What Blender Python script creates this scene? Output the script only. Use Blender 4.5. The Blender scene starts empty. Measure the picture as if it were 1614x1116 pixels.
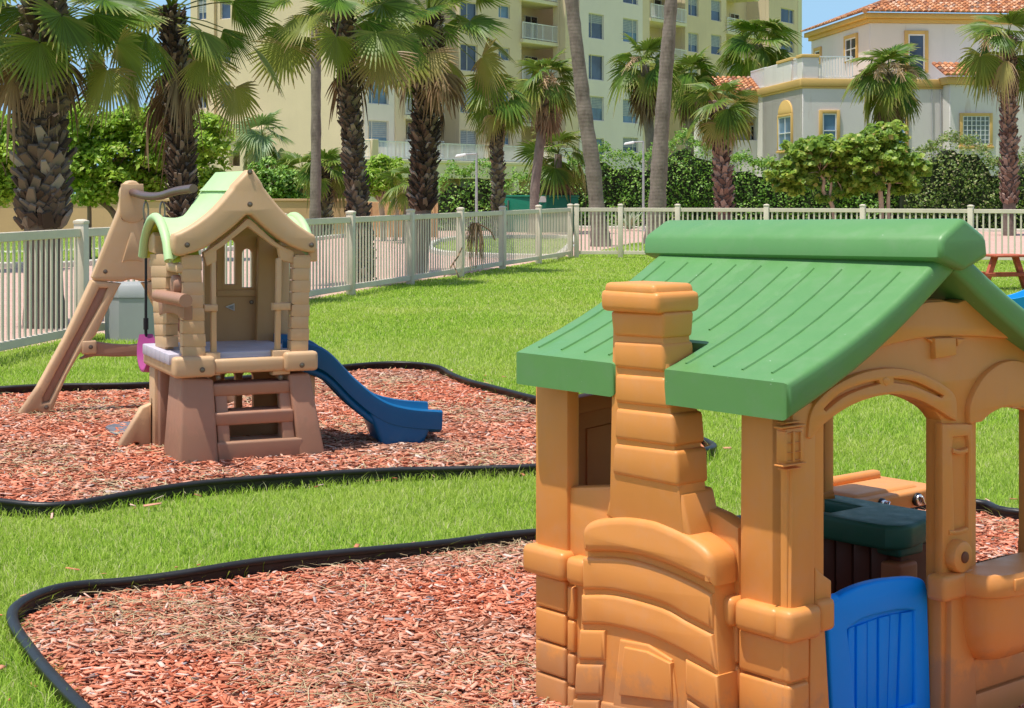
import bpy, bmesh, math, random
import numpy as np
from mathutils import Vector, Matrix
R = math.radians
SC = bpy.context.scene
COL = SC.collection
# ------------------------------------------------------------------ camera model used to turn measured photo points into metres
F, CX, HY, EH = 2600.0, 807.0, 302.0, 1.5
def G(px, py, z=0.0):
    d = (EH - z) * F / (py - HY)
    return Vector(((px - CX) / F * d, d, z))
def XD(px, d): return (px - CX) / F * d
def ZP(py, d): return EH - (py - HY) / F * d

class Frame:
    """vertical plane: origin (x,y), a = direction to the right, n = outward normal"""
    def __init__(s, O, a):
        a = Vector((a[0], a[1])).normalized()
        s.O = Vector((O[0], O[1])); s.a = a; s.n = Vector((a.y, -a.x))
    def mat(s, off=0.0):
        m = Matrix.Identity(4)
        o = s.O + s.n * off
        for i, c in enumerate(((s.a.x, s.a.y, 0), (0, 0, 1), (s.n.x, s.n.y, 0), (o.x, o.y, 0))):
            for j in range(3): m[j][i] = c[j]
        return m
    def inv(s, px, py, off=0.0):
        rx = (px - CX) / F; rz = -(py - HY) / F
        o = s.O + s.n * off
        t = (o.x - rx * o.y) / (rx * s.a.y - s.a.x)
        d = o.y + t * s.a.y
        return (t, EH + rz * d)
    def px(s, pts, off=0.0): return [s.inv(x, y, off) for x, y in pts]
    def P(s, t, z, off=0.0):
        p = s.O + s.a * t + s.n * off
        return Vector((p.x, p.y, z))

# ------------------------------------------------------------------ mesh builder
def catmull(pts, n=6, closed=False):
    P = [Vector(p) for p in pts]; out = []
    N = len(P)
    rng = range(N if closed else N - 1)
    for i in rng:
        if closed: p0, p1, p2, p3 = P[(i-1) % N], P[i], P[(i+1) % N], P[(i+2) % N]
        else: p0, p1, p2, p3 = P[max(i-1, 0)], P[i], P[i+1], P[min(i+2, N-1)]
        for k in range(n):
            t = k / n
            out.append(0.5 * ((2*p1) + (p2-p0)*t + (2*p0-5*p1+4*p2-p3)*t*t + (3*p1-p0-3*p2+p3)*t**3))
    if not closed: out.append(P[-1])
    return out
def sm2(pts, n=4): return [(p.x, p.y) for p in catmull([(x, y, 0) for x, y in pts], n)]

class MB:
    def __init__(s): s.bm = bmesh.new()
    def _merge(s, me, mi, M=None):
        if M is not None: me.transform(M)
        if mi:
            for p in me.polygons: p.material_index = mi
        s.bm.from_mesh(me); bpy.data.meshes.remove(me)
    def raw(s, verts, faces, mi=0, M=None):
        me = bpy.data.meshes.new('t'); me.from_pydata([tuple(v) for v in verts], [], faces); me.update()
        s._merge(me, mi, M); return s
    def hexa(s, c, bev=0.0, seg=2, mi=0, M=None):
        """8 corners: 0-3 lower loop, 4-7 upper loop"""
        b = bmesh.new()
        v = [b.verts.new(tuple(p)) for p in c]
        for f in ((3,2,1,0),(4,5,6,7),(0,1,5,4),(1,2,6,5),(2,3,7,6),(3,0,4,7)):
            b.faces.new([v[i] for i in f])
        bmesh.ops.recalc_face_normals(b, faces=b.faces)
        if bev > 0: bmesh.ops.bevel(b, geom=list(b.edges), offset=bev, segments=seg, profile=0.5, affect='EDGES', clamp_overlap=True)
        me = bpy.data.meshes.new('t'); b.to_mesh(me); b.free()
        s._merge(me, mi, M); return s
    def box(s, x0, x1, y0, y1, z0, z1, bev=0.0, seg=2, mi=0, M=None):
        return s.hexa([(x0,y0,z0),(x1,y0,z0),(x1,y1,z0),(x0,y1,z0),(x0,y0,z1),(x1,y0,z1),(x1,y1,z1),(x0,y1,z1)], bev, seg, mi, M)
    def fbox(s, fr, t0, t1, z0, z1, o0, o1, bev=0.0, seg=2, mi=0, tp=None):
        """box in a frame: along t, z, off; tp=(t0top,t1top)"""
        a0, a1 = tp if tp else (t0, t1)
        c = [fr.P(t0,z0,o0), fr.P(t1,z0,o0), fr.P(t1,z0,o1), fr.P(t0,z0,o1), fr.P(a0,z1,o0), fr.P(a1,z1,o0), fr.P(a1,z1,o1), fr.P(a0,z1,o1)]
        return s.hexa(c, bev, seg, mi)
    def plate(s, outlines, fr, off_front, thick, bev=0.0, seg=2, mi=0, M=None):
        """extruded 2D outline(s) (holes by nesting) with rounded edges; front face at off_front"""
        cu = bpy.data.curves.new('t', 'CURVE'); cu.dimensions = '2D'; cu.fill_mode = 'BOTH'
        for o in outlines:
            sp = cu.splines.new('POLY'); sp.points.add(len(o) - 1)
            for p, q in zip(sp.points, o): p.co = (q[0], q[1], 0, 1)
            sp.use_cyclic_u = True
        b = min(bev, thick * 0.48)
        cu.extrude = thick / 2 - b; cu.bevel_depth = b; cu.bevel_resolution = seg - 1; cu.offset = -b
        ob = bpy.data.objects.new('t', cu)
        me = bpy.data.meshes.new_from_object(ob)
        bpy.data.objects.remove(ob); bpy.data.curves.remove(cu)
        b2 = bmesh.new(); b2.from_mesh(me)
        bmesh.ops.remove_doubles(b2, verts=b2.verts, dist=1e-5)
        bmesh.ops.recalc_face_normals(b2, faces=b2.faces)
        b2.to_mesh(me); b2.free()
        MM = M if M is not None else fr.mat(off_front - thick / 2)
        for p in me.polygons: p.material_index = 0
        s._merge(me, mi, MM); return s
    def tube(s, pts, r, n=8, mi=0, cap=True, closed=False):
        P = [Vector(p) for p in pts]; m = len(P)
        rs = r if hasattr(r, '__len__') else [r] * m
        T = []
        for i in range(m):
            a = P[(i-1) % m] if (closed or i) else P[i]; b = P[(i+1) % m] if (closed or i < m-1) else P[i]
            T.append((b - a).normalized())
        up = Vector((0,0,1)) if abs(T[0].z) < .9 else Vector((1,0,0))
        N = T[0].cross(up).normalized(); vs = []; fs = []
        for i in range(m):
            N = (N - T[i] * N.dot(T[i])).normalized(); B = T[i].cross(N)
            for k in range(n):
                an = 2*math.pi*k/n
                vs.append(P[i] + (N*math.cos(an) + B*math.sin(an)) * rs[i])
        for i in range(m if closed else m-1):
            j = (i+1) % m
            for k in range(n):
                fs.append((i*n+k, i*n+(k+1) % n, j*n+(k+1) % n, j*n+k))
        if cap and not closed:
            fs.append(tuple(range(n))[::-1]); fs.append(tuple((m-1)*n+k for k in range(n)))
        return s.raw(vs, fs, mi)
    def sweep(s, pts, prof, mi=0, closed=False, cap=True):
        """horizontal path, profile [(side,z)] closed loop"""
        P = [Vector(p) for p in pts]; m = len(P); n = len(prof); vs = []; fs = []
        for i in range(m):
            a = P[(i-1) % m] if (closed or i) else P[i]; b = P[(i+1) % m] if (closed or i < m-1) else P[i]
            t = (b - a); t.z = 0; t.normalize(); sd = Vector((t.y, -t.x, 0))
            for q in prof: vs.append(P[i] + sd * q[0] + Vector((0,0,q[1])))
        for i in range(m if closed else m-1):
            j = (i+1) % m
            for k in range(n): fs.append((i*n+k, j*n+k, j*n+(k+1) % n, i*n+(k+1) % n))
        if cap and not closed:
            fs.append(tuple(range(n))); fs.append(tuple((m-1)*n+k for k in range(n))[::-1])
        return s.raw(vs, fs, mi)
    def loft(s, rings, mi=0, closed=True, cap=True):
        n = len(rings[0]); vs = [p for r in rings for p in r]; fs = []
        for i in range(len(rings)-1):
            for k in range(n if closed else n-1):
                fs.append((i*n+k, i*n+(k+1) % n, (i+1)*n+(k+1) % n, (i+1)*n+k))
        if cap and closed:
            fs.append(tuple(range(n))[::-1]); fs.append(tuple((len(rings)-1)*n+k for k in range(n)))
        return s.raw(vs, fs, mi)
    def disc(s, c, axis, r, h, n=20, bev=0.0, mi=0, r2=None):
        """short cylinder centred on c along axis"""
        ax = Vector(axis).normalized(); q = Vector((0,0,1)).rotation_difference(ax).to_matrix().to_4x4()
        b = bmesh.new()
        bmesh.ops.create_cone(b, cap_ends=True, segments=n, radius1=r, radius2=r if r2 is None else r2, depth=h)
        if bev > 0:
            es = [e for e in b.edges if len(e.link_faces) == 2 and e.calc_face_angle(0) > R(60)]
            bmesh.ops.bevel(b, geom=es, offset=bev, segments=2, profile=.5, affect='EDGES')
        me = bpy.data.meshes.new('t'); b.to_mesh(me); b.free()
        s._merge(me, mi, Matrix.Translation(Vector(c)) @ q); return s
    def ball(s, c, r, mi=0, sub=2):
        b = bmesh.new(); bmesh.ops.create_icosphere(b, subdivisions=sub, radius=1)
        me = bpy.data.meshes.new('t'); b.to_mesh(me); b.free()
        rr = r if hasattr(r, '__len__') else (r, r, r)
        s._merge(me, mi, Matrix.Translation(Vector(c)) @ Matrix.Diagonal((*rr, 1))); return s
    def build(s, name, mats, parent=None, ang=38, recalc=True, base=None):
        if recalc: bmesh.ops.recalc_face_normals(s.bm, faces=s.bm.faces)
        me = bpy.data.meshes.new(name); s.bm.to_mesh(me); s.bm.free()
        return finish(name, me, mats, parent, ang, base)

def world_off(o):
    v = Vector((0,0,0))
    while o is not None: v += o.location; o = o.parent
    return v
def finish(name, me, mats, parent=None, ang=38, base=None):
    for m in (mats if isinstance(mats, (list, tuple)) else [mats]): me.materials.append(m)
    if ang:
        me.shade_smooth()
        if ang < 180: me.set_sharp_from_angle(angle=R(ang))
    o = bpy.data.objects.new(name, me); COL.objects.link(o)
    off = world_off(parent)
    if base is not None:
        o.location = Vector(base) - off; off = Vector(base)
    if off.length > 0: me.transform(Matrix.Translation(-off))
    if parent is not None: o.parent = parent
    return o
def thing(name, label, cat, loc, group=None):
    o = bpy.data.objects.new(name, None); COL.objects.link(o)
    o.location = Vector(loc); o.empty_display_size = .1
    o['label'] = label; o['category'] = cat
    if group: o['group'] = group
    return o
def tag(o, label=None, cat=None, group=None, kind=None):
    if label: o['label'] = label
    if cat: o['category'] = cat
    if group: o['group'] = group
    if kind: o['kind'] = kind
    return o
def npmesh(name, V, nper, faces_idx, attr=None):
    """V (n*k,3) array; each item k verts with same face template faces_idx (list of tuples)."""
    V = np.ascontiguousarray(V, dtype=np.float32); n = len(V) // nper
    me = bpy.data.meshes.new(name)
    me.vertices.add(len(V)); me.vertices.foreach_set('co', V.ravel())
    lens = np.array([len(f) for f in faces_idx]); flat = np.concatenate([np.array(f) for f in faces_idx])
    L = (np.arange(n)[:, None] * nper + flat[None, :]).astype(np.int32).ravel()
    starts = np.concatenate([[0], np.cumsum(lens)[:-1]])
    tot = int(lens.sum())
    S = (np.arange(n)[:, None] * tot + starts[None, :]).astype(np.int32).ravel()
    me.loops.add(len(L)); me.loops.foreach_set('vertex_index', L)
    me.polygons.add(len(S)); me.polygons.foreach_set('loop_start', S)
    me.update(calc_edges=True)
    if attr is not None:
        for k, v in attr.items():
            a = me.attributes.new(k, 'FLOAT', 'POINT'); a.data.foreach_set('value', np.ascontiguousarray(v, dtype=np.float32).ravel())
    return me

# ------------------------------------------------------------------ materials
def lin(r, g, b, k=1.0):
    def f(c):
        c /= 255.0
        return (c/12.92 if c <= .04045 else ((c+.055)/1.055)**2.4) * k
    return (f(r), f(g), f(b), 1)
def nt(name):
    m = bpy.data.materials.new(name); m.use_nodes = True
    t = m.node_tree; b = t.nodes['Principled BSDF']
    return m, t, b
def N(t, ty, **k):
    n = t.nodes.new(ty)
    for a, v in k.items(): setattr(n, a, v)
    return n
def coords(t, scale=(1,1,1), gen='Object'):
    tc = N(t, 'ShaderNodeTexCoord'); mp = N(t, 'ShaderNodeMapping'); mp.inputs['Scale'].default_value = scale
    t.links.new(tc.outputs[gen], mp.inputs['Vector']); return mp.outputs['Vector']
def noise(t, vec, sc, det=4, rough=.55):
    n = N(t, 'ShaderNodeTexNoise'); n.inputs['Scale'].default_value = sc; n.inputs['Detail'].default_value = det
    n.inputs['Roughness'].default_value = rough
    if vec is not None: t.links.new(vec, n.inputs['Vector'])
    return n.outputs['Fac']
def ramp(t, fac, stops):
    r = N(t, 'ShaderNodeValToRGB'); e = r.color_ramp.elements
    while len(e) < len(stops): e.new(.5)
    for el, (p, c) in zip(e, stops): el.position = p; el.color = c if len(c) == 4 else (*c, 1)
    t.links.new(fac, r.inputs['Fac']); return r.outputs['Color']
def mixc(t, fac, a, b, mode='MIX'):
    m = N(t, 'ShaderNodeMix', data_type='RGBA', blend_type=mode)
    if isinstance(fac, (int, float)): m.inputs[0].default_value = fac
    else: t.links.new(fac, m.inputs[0])
    for s, i in ((a, 6), (b, 7)):
        if isinstance(s, tuple): m.inputs[i].default_value = s
        else: t.links.new(s, m.inputs[i])
    return m.outputs[2]
def bump(t, b, h, st=.2, dist=.01):
    n = N(t, 'ShaderNodeBump'); n.inputs['Strength'].default_value = st; n.inputs['Distance'].default_value = dist
    t.links.new(h, n.inputs['Height']); t.links.new(n.outputs['Normal'], b.inputs['Normal'])
def mul(c, k): return (min(c[0]*k,1), min(c[1]*k,1), min(c[2]*k,1), 1)

def plastic(name, c, rough=.42, var=.10, fine=350, bs=.10, dirt=0.25, specks=0.0, splash=0.0):
    m, t, b = nt(name); v = coords(t)
    n1 = noise(t, v, 2.3, 5); n2 = noise(t, v, 14, 6, .7); n3 = noise(t, coords(t, (9,9,1.1)), 3.2, 5, .65)
    col = ramp(t, n1, [(.25, mul(c, 1-var)), (.75, mul(c, 1+var))])
    # faded, dusty blotches and faint run-off streaks
    grey = c[0]*.3 + c[1]*.5 + c[2]*.2
    dust = tuple(min(1, .65*c[i] + .35*(grey*1.2+.05)) for i in range(3)) + (1,)
    f = ramp(t, n2, [(.48, (0,0,0,1)), (.75, (dirt,)*3 + (1,))])
    col = mixc(t, f, col, dust)
    col = mixc(t, ramp(t, n3, [(.56, (0,0,0,1)), (.72, (dirt*.35,)*3 + (1,))]), col, mul(c, .72))
    if specks:
        vo = N(t, 'ShaderNodeTexVoronoi'); vo.inputs['Scale'].default_value = 26; vo.inputs['Randomness'].default_value = 1
        mp = N(t, 'ShaderNodeMapping'); mp.inputs['Scale'].default_value = (1,1,2.2); t.links.new(v, mp.inputs['Vector']); t.links.new(mp.outputs[0], vo.inputs['Vector'])
        sp = ramp(t, vo.outputs['Distance'], [(.0, (specks,)*3+(1,)), (.085, (0,0,0,1))])
        gate = ramp(t, noise(t, v, 7, 3), [(.54, (0,0,0,1)), (.60, (1,1,1,1))])
        col = mixc(t, mixc(t, 1.0, sp, gate, 'MULTIPLY'), col, (.62,.70,.60,1))
    if splash:
        sep = N(t, 'ShaderNodeSeparateXYZ'); t.links.new(v, sep.inputs[0])
        ad = N(t, 'ShaderNodeMath', operation='MULTIPLY_ADD'); t.links.new(n2, ad.inputs[0]); ad.inputs[1].default_value = -.30; t.links.new(sep.outputs['Z'], ad.inputs[2])
        f2 = ramp(t, ad.outputs[0], [(.0, (splash,)*3+(1,)), (.07, (0,0,0,1))])
        col = mixc(t, f2, col, (.30,.17,.10,1))
    t.links.new(col, b.inputs['Base Color'])
    rr = ramp(t, n2, [(.3, (rough-.08,)*3+(1,)), (.7, (rough+.16,)*3+(1,))]); t.links.new(rr, b.inputs['Roughness'])
    b.inputs['Specular IOR Level'].default_value = .4
    bump(t, b, noise(t, v, fine, 3), bs, .002)
    return m
def simple(name, c, rough=.6, var=.12, sc=6, bs=.0, bsc=60, bd=.01, metal=0.0, c2=None, spec=.4):
    m, t, b = nt(name); v = coords(t)
    n1 = noise(t, v, sc, 6, .6)
    col = ramp(t, n1, [(.3, mul(c, 1-var) if c2 is None else c), (.7, mul(c, 1+var) if c2 is None else c2)])
    t.links.new(col, b.inputs['Base Color']); b.inputs['Roughness'].default_value = rough; b.inputs['Metallic'].default_value = metal
    b.inputs['Specular IOR Level'].default_value = spec
    if bs: bump(t, b, noise(t, v, bsc, 5), bs, bd)
    return m
def island(name, stops, rough=.6, trans=0.0, patch=None, spec=.3, patch_sc=.5, dry=None):
    """per-island random colour; patch: second stop list blended over large noise; dry: (attr stops)"""
    m, t, b = nt(name)
    g = N(t, 'ShaderNodeNewGeometry')
    col = ramp(t, g.outputs['Random Per Island'], stops)
    if patch:
        v = coords(t); n = noise(t, v, patch_sc, 4)
        f = ramp(t, n, [(.42, (0,0,0,1)), (.66, (1,1,1,1))])
        col = mixc(t, f, col, ramp(t, g.outputs['Random Per Island'], patch))
    if dry:
        a = N(t, 'ShaderNodeAttribute'); a.attribute_name = 'dry'
        yel, tan = dry
        col = mixc(t, ramp(t, a.outputs['Fac'], [(.0, (0,0,0,1)), (.5, (1,1,1,1))]), col, yel)
        col = mixc(t, ramp(t, a.outputs['Fac'], [(.45, (0,0,0,1)), (.9, (1,1,1,1))]), col, tan)
    t.links.new(col, b.inputs['Base Color']); b.inputs['Roughness'].default_value = rough
    b.inputs['Specular IOR Level'].default_value = spec
    if trans:
        tr = N(t, 'ShaderNodeBsdfTranslucent'); t.links.new(mixc(t, .35, col, (.35,.5,.06,1)), tr.inputs['Color'])
        ms = N(t, 'ShaderNodeMixShader'); ms.inputs[0].default_value = trans
        out = t.nodes['Material Output']
        t.links.new(b.outputs[0], ms.inputs[1]); t.links.new(tr.outputs[0], ms.inputs[2]); t.links.new(ms.outputs[0], out.inputs['Surface'])
    return m
# ================================================================== camera, world, sun
cam_d = bpy.data.cameras.new('camera'); cam = bpy.data.objects.new('camera', cam_d); COL.objects.link(cam)
cam.location = (0, 0, EH); cam.rotation_euler = (R(90), 0, 0)
cam_d.sensor_width = 36; cam_d.lens = 36 * F / 1614; cam_d.shift_y = -(558 - HY) / 1614
cam_d.clip_start = .1; cam_d.clip_end = 5000
SC.camera = cam
SUN_AZ = 33; SUN_EL = 74       # sun stands to the left, a little behind the camera
sd = Vector((-math.cos(R(SUN_AZ)) * math.cos(R(SUN_EL)), -math.sin(R(SUN_AZ)) * math.cos(R(SUN_EL)), math.sin(R(SUN_EL))))
w = bpy.data.worlds.new('World'); SC.world = w; w.use_nodes = True
wt = w.node_tree; bg = wt.nodes['Background']
sky = wt.nodes.new('ShaderNodeTexSky'); sky.sky_type = 'NISHITA'; sky.sun_disc = False
sky.sun_elevation = R(SUN_EL); sky.sun_rotation = math.atan2(sd.x, sd.y)
sky.air_density = 1.0; sky.dust_density = 1.0; sky.ozone_density = 1.0; sky.altitude = 0
wt.links.new(sky.outputs['Color'], bg.inputs['Color']); bg.inputs['Strength'].default_value = .12
sl = bpy.data.lights.new('sun', 'SUN'); so = bpy.data.objects.new('sun', sl); COL.objects.link(so)
sl.energy = 3.75; sl.angle = R(.55); sl.color = (1, .95, .86)
so.rotation_euler = sd.to_track_quat('Z', 'Y').to_euler(); so.location = (-8, -5, 20)
SC.view_settings.view_transform = 'Standard'; SC.view_settings.look = 'None'
SC.view_settings.exposure = 0.52; SC.view_settings.gamma = 1

# far sky behind the rooftops: one even pale blue
m, t, b_ = nt('sky_blue'); t.nodes.remove(b_); em = t.nodes.new('ShaderNodeEmission'); em.inputs['Color'].default_value = lin(168,212,246); em.inputs['Strength'].default_value = .70
t.links.new(em.outputs[0], t.nodes['Material Output'].inputs['Surface'])
b = MB(); b.loft([[Vector((1200*math.sin(R(a)), 1200*math.cos(R(a)), z)) for a in range(-60, 61, 5)] for z in (-20, 520)], closed=False)
tag(b.build('sky', m, ang=0, recalc=False), kind='structure')
# ================================================================== ground, paver road, lawn, mulch beds, fence
rng = np.random.default_rng(11)
def gp2(pts): return [tuple(G(x, y).xy) for x, y in pts]
def inside(P, poly):
    x, y = P[:,0], P[:,1]; r = np.zeros(len(P), bool); n = len(poly)
    for i in range(n):
        x0,y0 = poly[i]; x1,y1 = poly[(i+1)%n]
        c = ((y0 > y) != (y1 > y)); 
        with np.errstate(divide='ignore', invalid='ignore'):
            xi = (x1-x0)*(y-y0)/(y1-y0)+x0
        r ^= c & (x < xi)
    return r
def dist_poly(P, poly, closed=True):
    D = np.full(len(P), 1e9); n = len(poly)
    for i in range(n if closed else n-1):
        a = np.array(poly[i]); b_ = np.array(poly[(i+1)%n]); ab = b_-a; L = (ab@ab) or 1e-9
        t = np.clip(((P-a)@ab)/L, 0, 1); q = P-(a+t[:,None]*ab); D = np.minimum(D, np.hypot(q[:,0],q[:,1]))
    return D
def smooth_closed(pts, n=6): return [(p.x,p.y) for p in catmull([(x,y,0) for x,y in pts], n, True)]
# ---- materials
m, t, bs_ = nt('lawn_soil'); v = coords(t)
col = mixc(t, ramp(t, noise(t, v, 3, 6, .7), [(.35,(0,0,0,1)),(.7,(1,1,1,1))]), (.18,.29,.03,1), (.30,.39,.06,1))
col = mixc(t, ramp(t, noise(t, v, .35, 4), [(.45,(0,0,0,1)),(.7,(1,1,1,1))]), col, (.36,.40,.10,1))
t.links.new(col, bs_.inputs['Base Color']); bs_.inputs['Roughness'].default_value = .9; bump(t, bs_, noise(t, v, 60, 5, .7), .8, .03); M_LAWN = m
m, t, bs_ = nt('pink_pavers')
tc = N(t,'ShaderNodeTexCoord'); mp = N(t,'ShaderNodeMapping'); mp.inputs['Rotation'].default_value = (0,0,R(14)); t.links.new(tc.outputs['Object'], mp.inputs['Vector'])
br = N(t,'ShaderNodeTexBrick'); br.inputs['Scale'].default_value = 4.2; br.inputs['Mortar Size'].default_value = .018
br.inputs['Color1'].default_value = lin(206,166,150); br.inputs['Color2'].default_value = lin(186,142,126); br.inputs['Mortar'].default_value = lin(150,120,108)
t.links.new(mp.outputs[0], br.inputs['Vector'])
col = mixc(t, ramp(t, noise(t, mp.outputs[0], .8, 6, .65), [(.3,(0,0,0,1)),(.75,(.7,.7,.7,1))]), br.outputs['Color'], lin(196,170,154))
t.links.new(col, bs_.inputs['Base Color']); bs_.inputs['Roughness'].default_value = .85; bump(t, bs_, br.outputs['Fac'], -.3, .01); M_PAVE = m
M_CONC = simple('concrete', lin(206,200,186), .85, .12, 5, .3, 40)
M_EDGE = simple('black_edging', (.014,.014,.015,1), .42, .3, 5, .1, 30)
M_FENCE = simple('cream_vinyl', lin(211,199,180), .5, .07, 3)
M_MULCHB = simple('mulch_base', (.20,.070,.042,1), .95, .3, 30, .9, 90, .02, c2=(.10,.045,.03,1))
# ---- sheets
b = MB(); b.raw([(-900,-40,0),(900,-40,0),(900,2500,0),(-900,2500,0)], [(0,1,2,3)]); tag(b.build('lawn', M_LAWN), kind='structure')
far_k = gp2([(-150,424),(0,423),(140,419),(330,399),(440,386),(500,379),(535,375),(600,371),(700,362.5),(800,361),(905,360.5),(1200,363),(1450,364.5),(1614,366),(1950,369)])
fence_pts = [(XD(px,d), d) for px,d in ((-300,12.3),(128,16.4),(553,23.8),(726,28.9),(849,34.2),(896,37.3))]
near_k = [(x-.25, y) for x,y in fence_pts]
isl = gp2([(905,380.5),(900,377),(840,376),(780,376.2),(720,378.5),(692,383),(677,392),(690,401),(730,405),(790,407.5),(850,408.5),(880,407)])
strip_n = [(1.4,37.9)] + gp2([(1000,383),(1200,388),(1450,401),(1614,411),(1900,430)])
road_poly = far_k + strip_n[::-1] + near_k[::-1]
def sheet(name, poly, z, mat, kind='structure'):
    b = MB(); b.raw([(x,y,z) for x,y in poly], [tuple(range(len(poly)))])
    bmesh.ops.triangulate(b.bm, faces=b.bm.faces)
    o = b.build(name, mat, ang=0)
    if o.data.polygons and sum(p.normal.z for p in o.data.polygons) < 0: o.data.flip_normals()
    return tag(o, kind=kind)
sheet('road', road_poly, .004, M_PAVE)
isl_s = smooth_closed(isl, 4)
sheet('traffic_island', isl_s, .012, M_LAWN)
def kerb(name, pts, closed=False, w=.15, h=.12):
    b = MB(); b.sweep([(x,y,0) for x,y in pts], [(-w/2,-.05),(w/2,-.05),(w/2,h-.02),(w/2-.02,h),(-w/2+.02,h),(-w/2,h-.02)], closed=closed)
    return tag(b.build(name, M_CONC), kind='structure')
kerb('road_kerb', [(p.x,p.y) for p in catmull([(x,y,0) for x,y in far_k],4)])
kerb('island_kerb', isl_s, True)
path = gp2([(-150,400),(0,399),(110,395),(230,388),(330,381)]); path2 = [(x*1.0, y+1.6) for x,y in path]
sheet('footpath', path + path2[::-1], .006, M_CONC)
# ---- mulch beds
bed1 = smooth_closed([(-.4,3.1),(-.98,4.2)] + gp2([(100,1116),(52,1060),(22,1010),(30,982),(75,960),(135,946),(200,938),(300,927),(420,911),(560,894),(700,877),(835,860)]) + [(1.0,7.25),(1.75,7.65)] + gp2([(1540,812),(1614,826)]) + [(3.2,7.2),(3.7,6.6),(3.9,5.5),(3.6,4.2),(2.6,3.3),(1.0,2.8)], 6)
bed2 = smooth_closed([G(-250,800).xy.to_tuple()] + gp2([(-60,808),(0,812),(60,816),(115,812),(200,798),(300,784),(420,774),(600,761),(700,756),(845,751),(1000,741),(1085,732),(1112,727),(1124,718),(1108,707),(1078,704),(950,668),(835,640),(780,624),(740,612),(712,600),(690,590),(640,585),(580,586),(500,593),(400,604),(240,617),(100,621),(0,626),(-200,640)]), 5)
bed3 = smooth_closed([(9.2,19.5),(8.3,21.2),(7.9,23.6),(8.1,26.2),(9.2,27.6),(11.5,27.8),(14,26),(14.5,22),(12.5,19.2)], 5)
beds = [bed1, bed2, bed3]
edge_prof = [(-.007,-.06),(.007,-.06),(.007,.052),(.016,.057),(.020,.068),(.016,.076),(.006,.081),(-.008,.080),(-.017,.074),(-.019,.066),(-.015,.057),(-.007,.052)]
lab = ['black plastic edging around the nearest mulch bed with the orange playhouse', 'black plastic edging around the mulch bed with the beige tower', 'black plastic edging around the far mulch bed by the picnic table']
for bd, lb in zip(beds, lab):
    rr = random.Random(len(bd)); pts = []
    for i,(x,y) in enumerate(bd):
        pts.append((x + .004*math.sin(i*.4), y + .004*math.cos(i*.33), -.006+.007*math.sin(i*.23)))
    b = MB(); b.sweep(pts, [(s_, z) for s_, z in edge_prof], closed=True)
    tag(b.build('bed_edging', M_EDGE, ang=60), lb, 'edging', 'plastic edging of the mulch beds')
M_CHIP = island('mulch_chips', [(0,(0.233,0.064,0.033,1)),(.12,(0.485,0.133,0.070,1)),(.4,(0.660,0.207,0.113,1)),(.70,(0.737,0.286,0.173,1)),(.90,(0.776,0.403,0.282,1)),(.965,(0.795,0.572,0.486,1)),(.975,(0.136,0.074,0.064,1)),(.995,(0.330,0.286,0.294,1)),(1,(0.427,0.403,0.422,1))], .85, patch=[(0,(0.213,0.095,0.058,1)),(.4,(0.504,0.223,0.141,1)),(.8,(0.601,0.360,0.256,1)),(1,(0.640,0.509,0.435,1))], patch_sc=.7, spec=.08)
M_STRAW = island('dry_straw', [(0,(.26,.19,.10,1)),(.5,(.42,.31,.17,1)),(1,(.5,.42,.26,1))], .85)
def sample(poly, dens, dmin, dmax):
    P = np.array(poly); lo, hi = P.min(0), P.max(0); lo[1] = max(lo[1], dmin); hi[1] = min(hi[1], dmax)
    n = int((hi[0]-lo[0])*(hi[1]-lo[1])*dens); S = lo + rng.random((n,2))*(hi-lo)
    S = S[np.abs(S[:,0]) < .33*S[:,1]+2.2]
    return S[inside(S, poly)]
def chips(S, lo, hi):
    n = len(S); L = rng.uniform(lo,hi,n)*rng.uniform(.6,1.3,n); W = L*rng.uniform(.14,.42,n); H = rng.uniform(.0015,.005,n)
    az = rng.uniform(0,2*np.pi,n); tl = rng.normal(0,.16,n); ro = rng.normal(0,.22,n)
    f = np.stack([np.cos(az)*np.cos(tl), np.sin(az)*np.cos(tl), np.sin(tl)],1)
    s0 = np.stack([-np.sin(az), np.cos(az), np.zeros(n)],1); u0 = np.cross(f,s0)
    s_ = s0*np.cos(ro)[:,None]+u0*np.sin(ro)[:,None]; u = np.cross(f,s_)
    c = np.concatenate([S, rng.uniform(.006,.026,n)[:,None]],1)
    sk = rng.uniform(.45,1.0,(n,4))
    V = []
    for dz in (-1,1):
        for k,(a,w_) in enumerate(((-1,-1),(1,-1),(1,1),(-1,1))):
            V.append(c + f*(a*L/2*(.8+.2*sk[:,k]))[:,None] + s_*(w_*W/2*sk[:,k])[:,None] + u*(dz*H/2)[:,None])
    return np.stack(V,1).reshape(-1,3)
CF = [(3,2,1,0),(4,5,6,7),(0,1,5,4),(1,2,6,5),(2,3,7,6),(3,0,4,7)]
def strands(S, lo, hi, wd):
    n = len(S); L = rng.uniform(lo,hi,n); az = rng.uniform(0,2*np.pi,n); cur = rng.normal(0,.5,n)
    V = []
    pts = []
    c = np.concatenate([S, rng.uniform(.018,.036,n)[:,None]],1)
    for k in (-1,0,1):
        a = az + cur*k*.5; d_ = np.stack([np.cos(az)*k*L/2, np.sin(az)*k*L/2, np.zeros(n)],1)
        off = np.stack([-np.sin(az), np.cos(az), np.zeros(n)],1)*(cur*L*.15*(1-abs(k)))[:,None]
        pts.append(c+d_+off+np.array([0,0,.008*(1-abs(k))]))
    sd_ = np.stack([-np.sin(az), np.cos(az), rng.uniform(-.5,.5,n)],1)*wd
    for p in pts: V += [p-sd_, p+sd_]
    return np.stack(V,1).reshape(-1,3)
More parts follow.
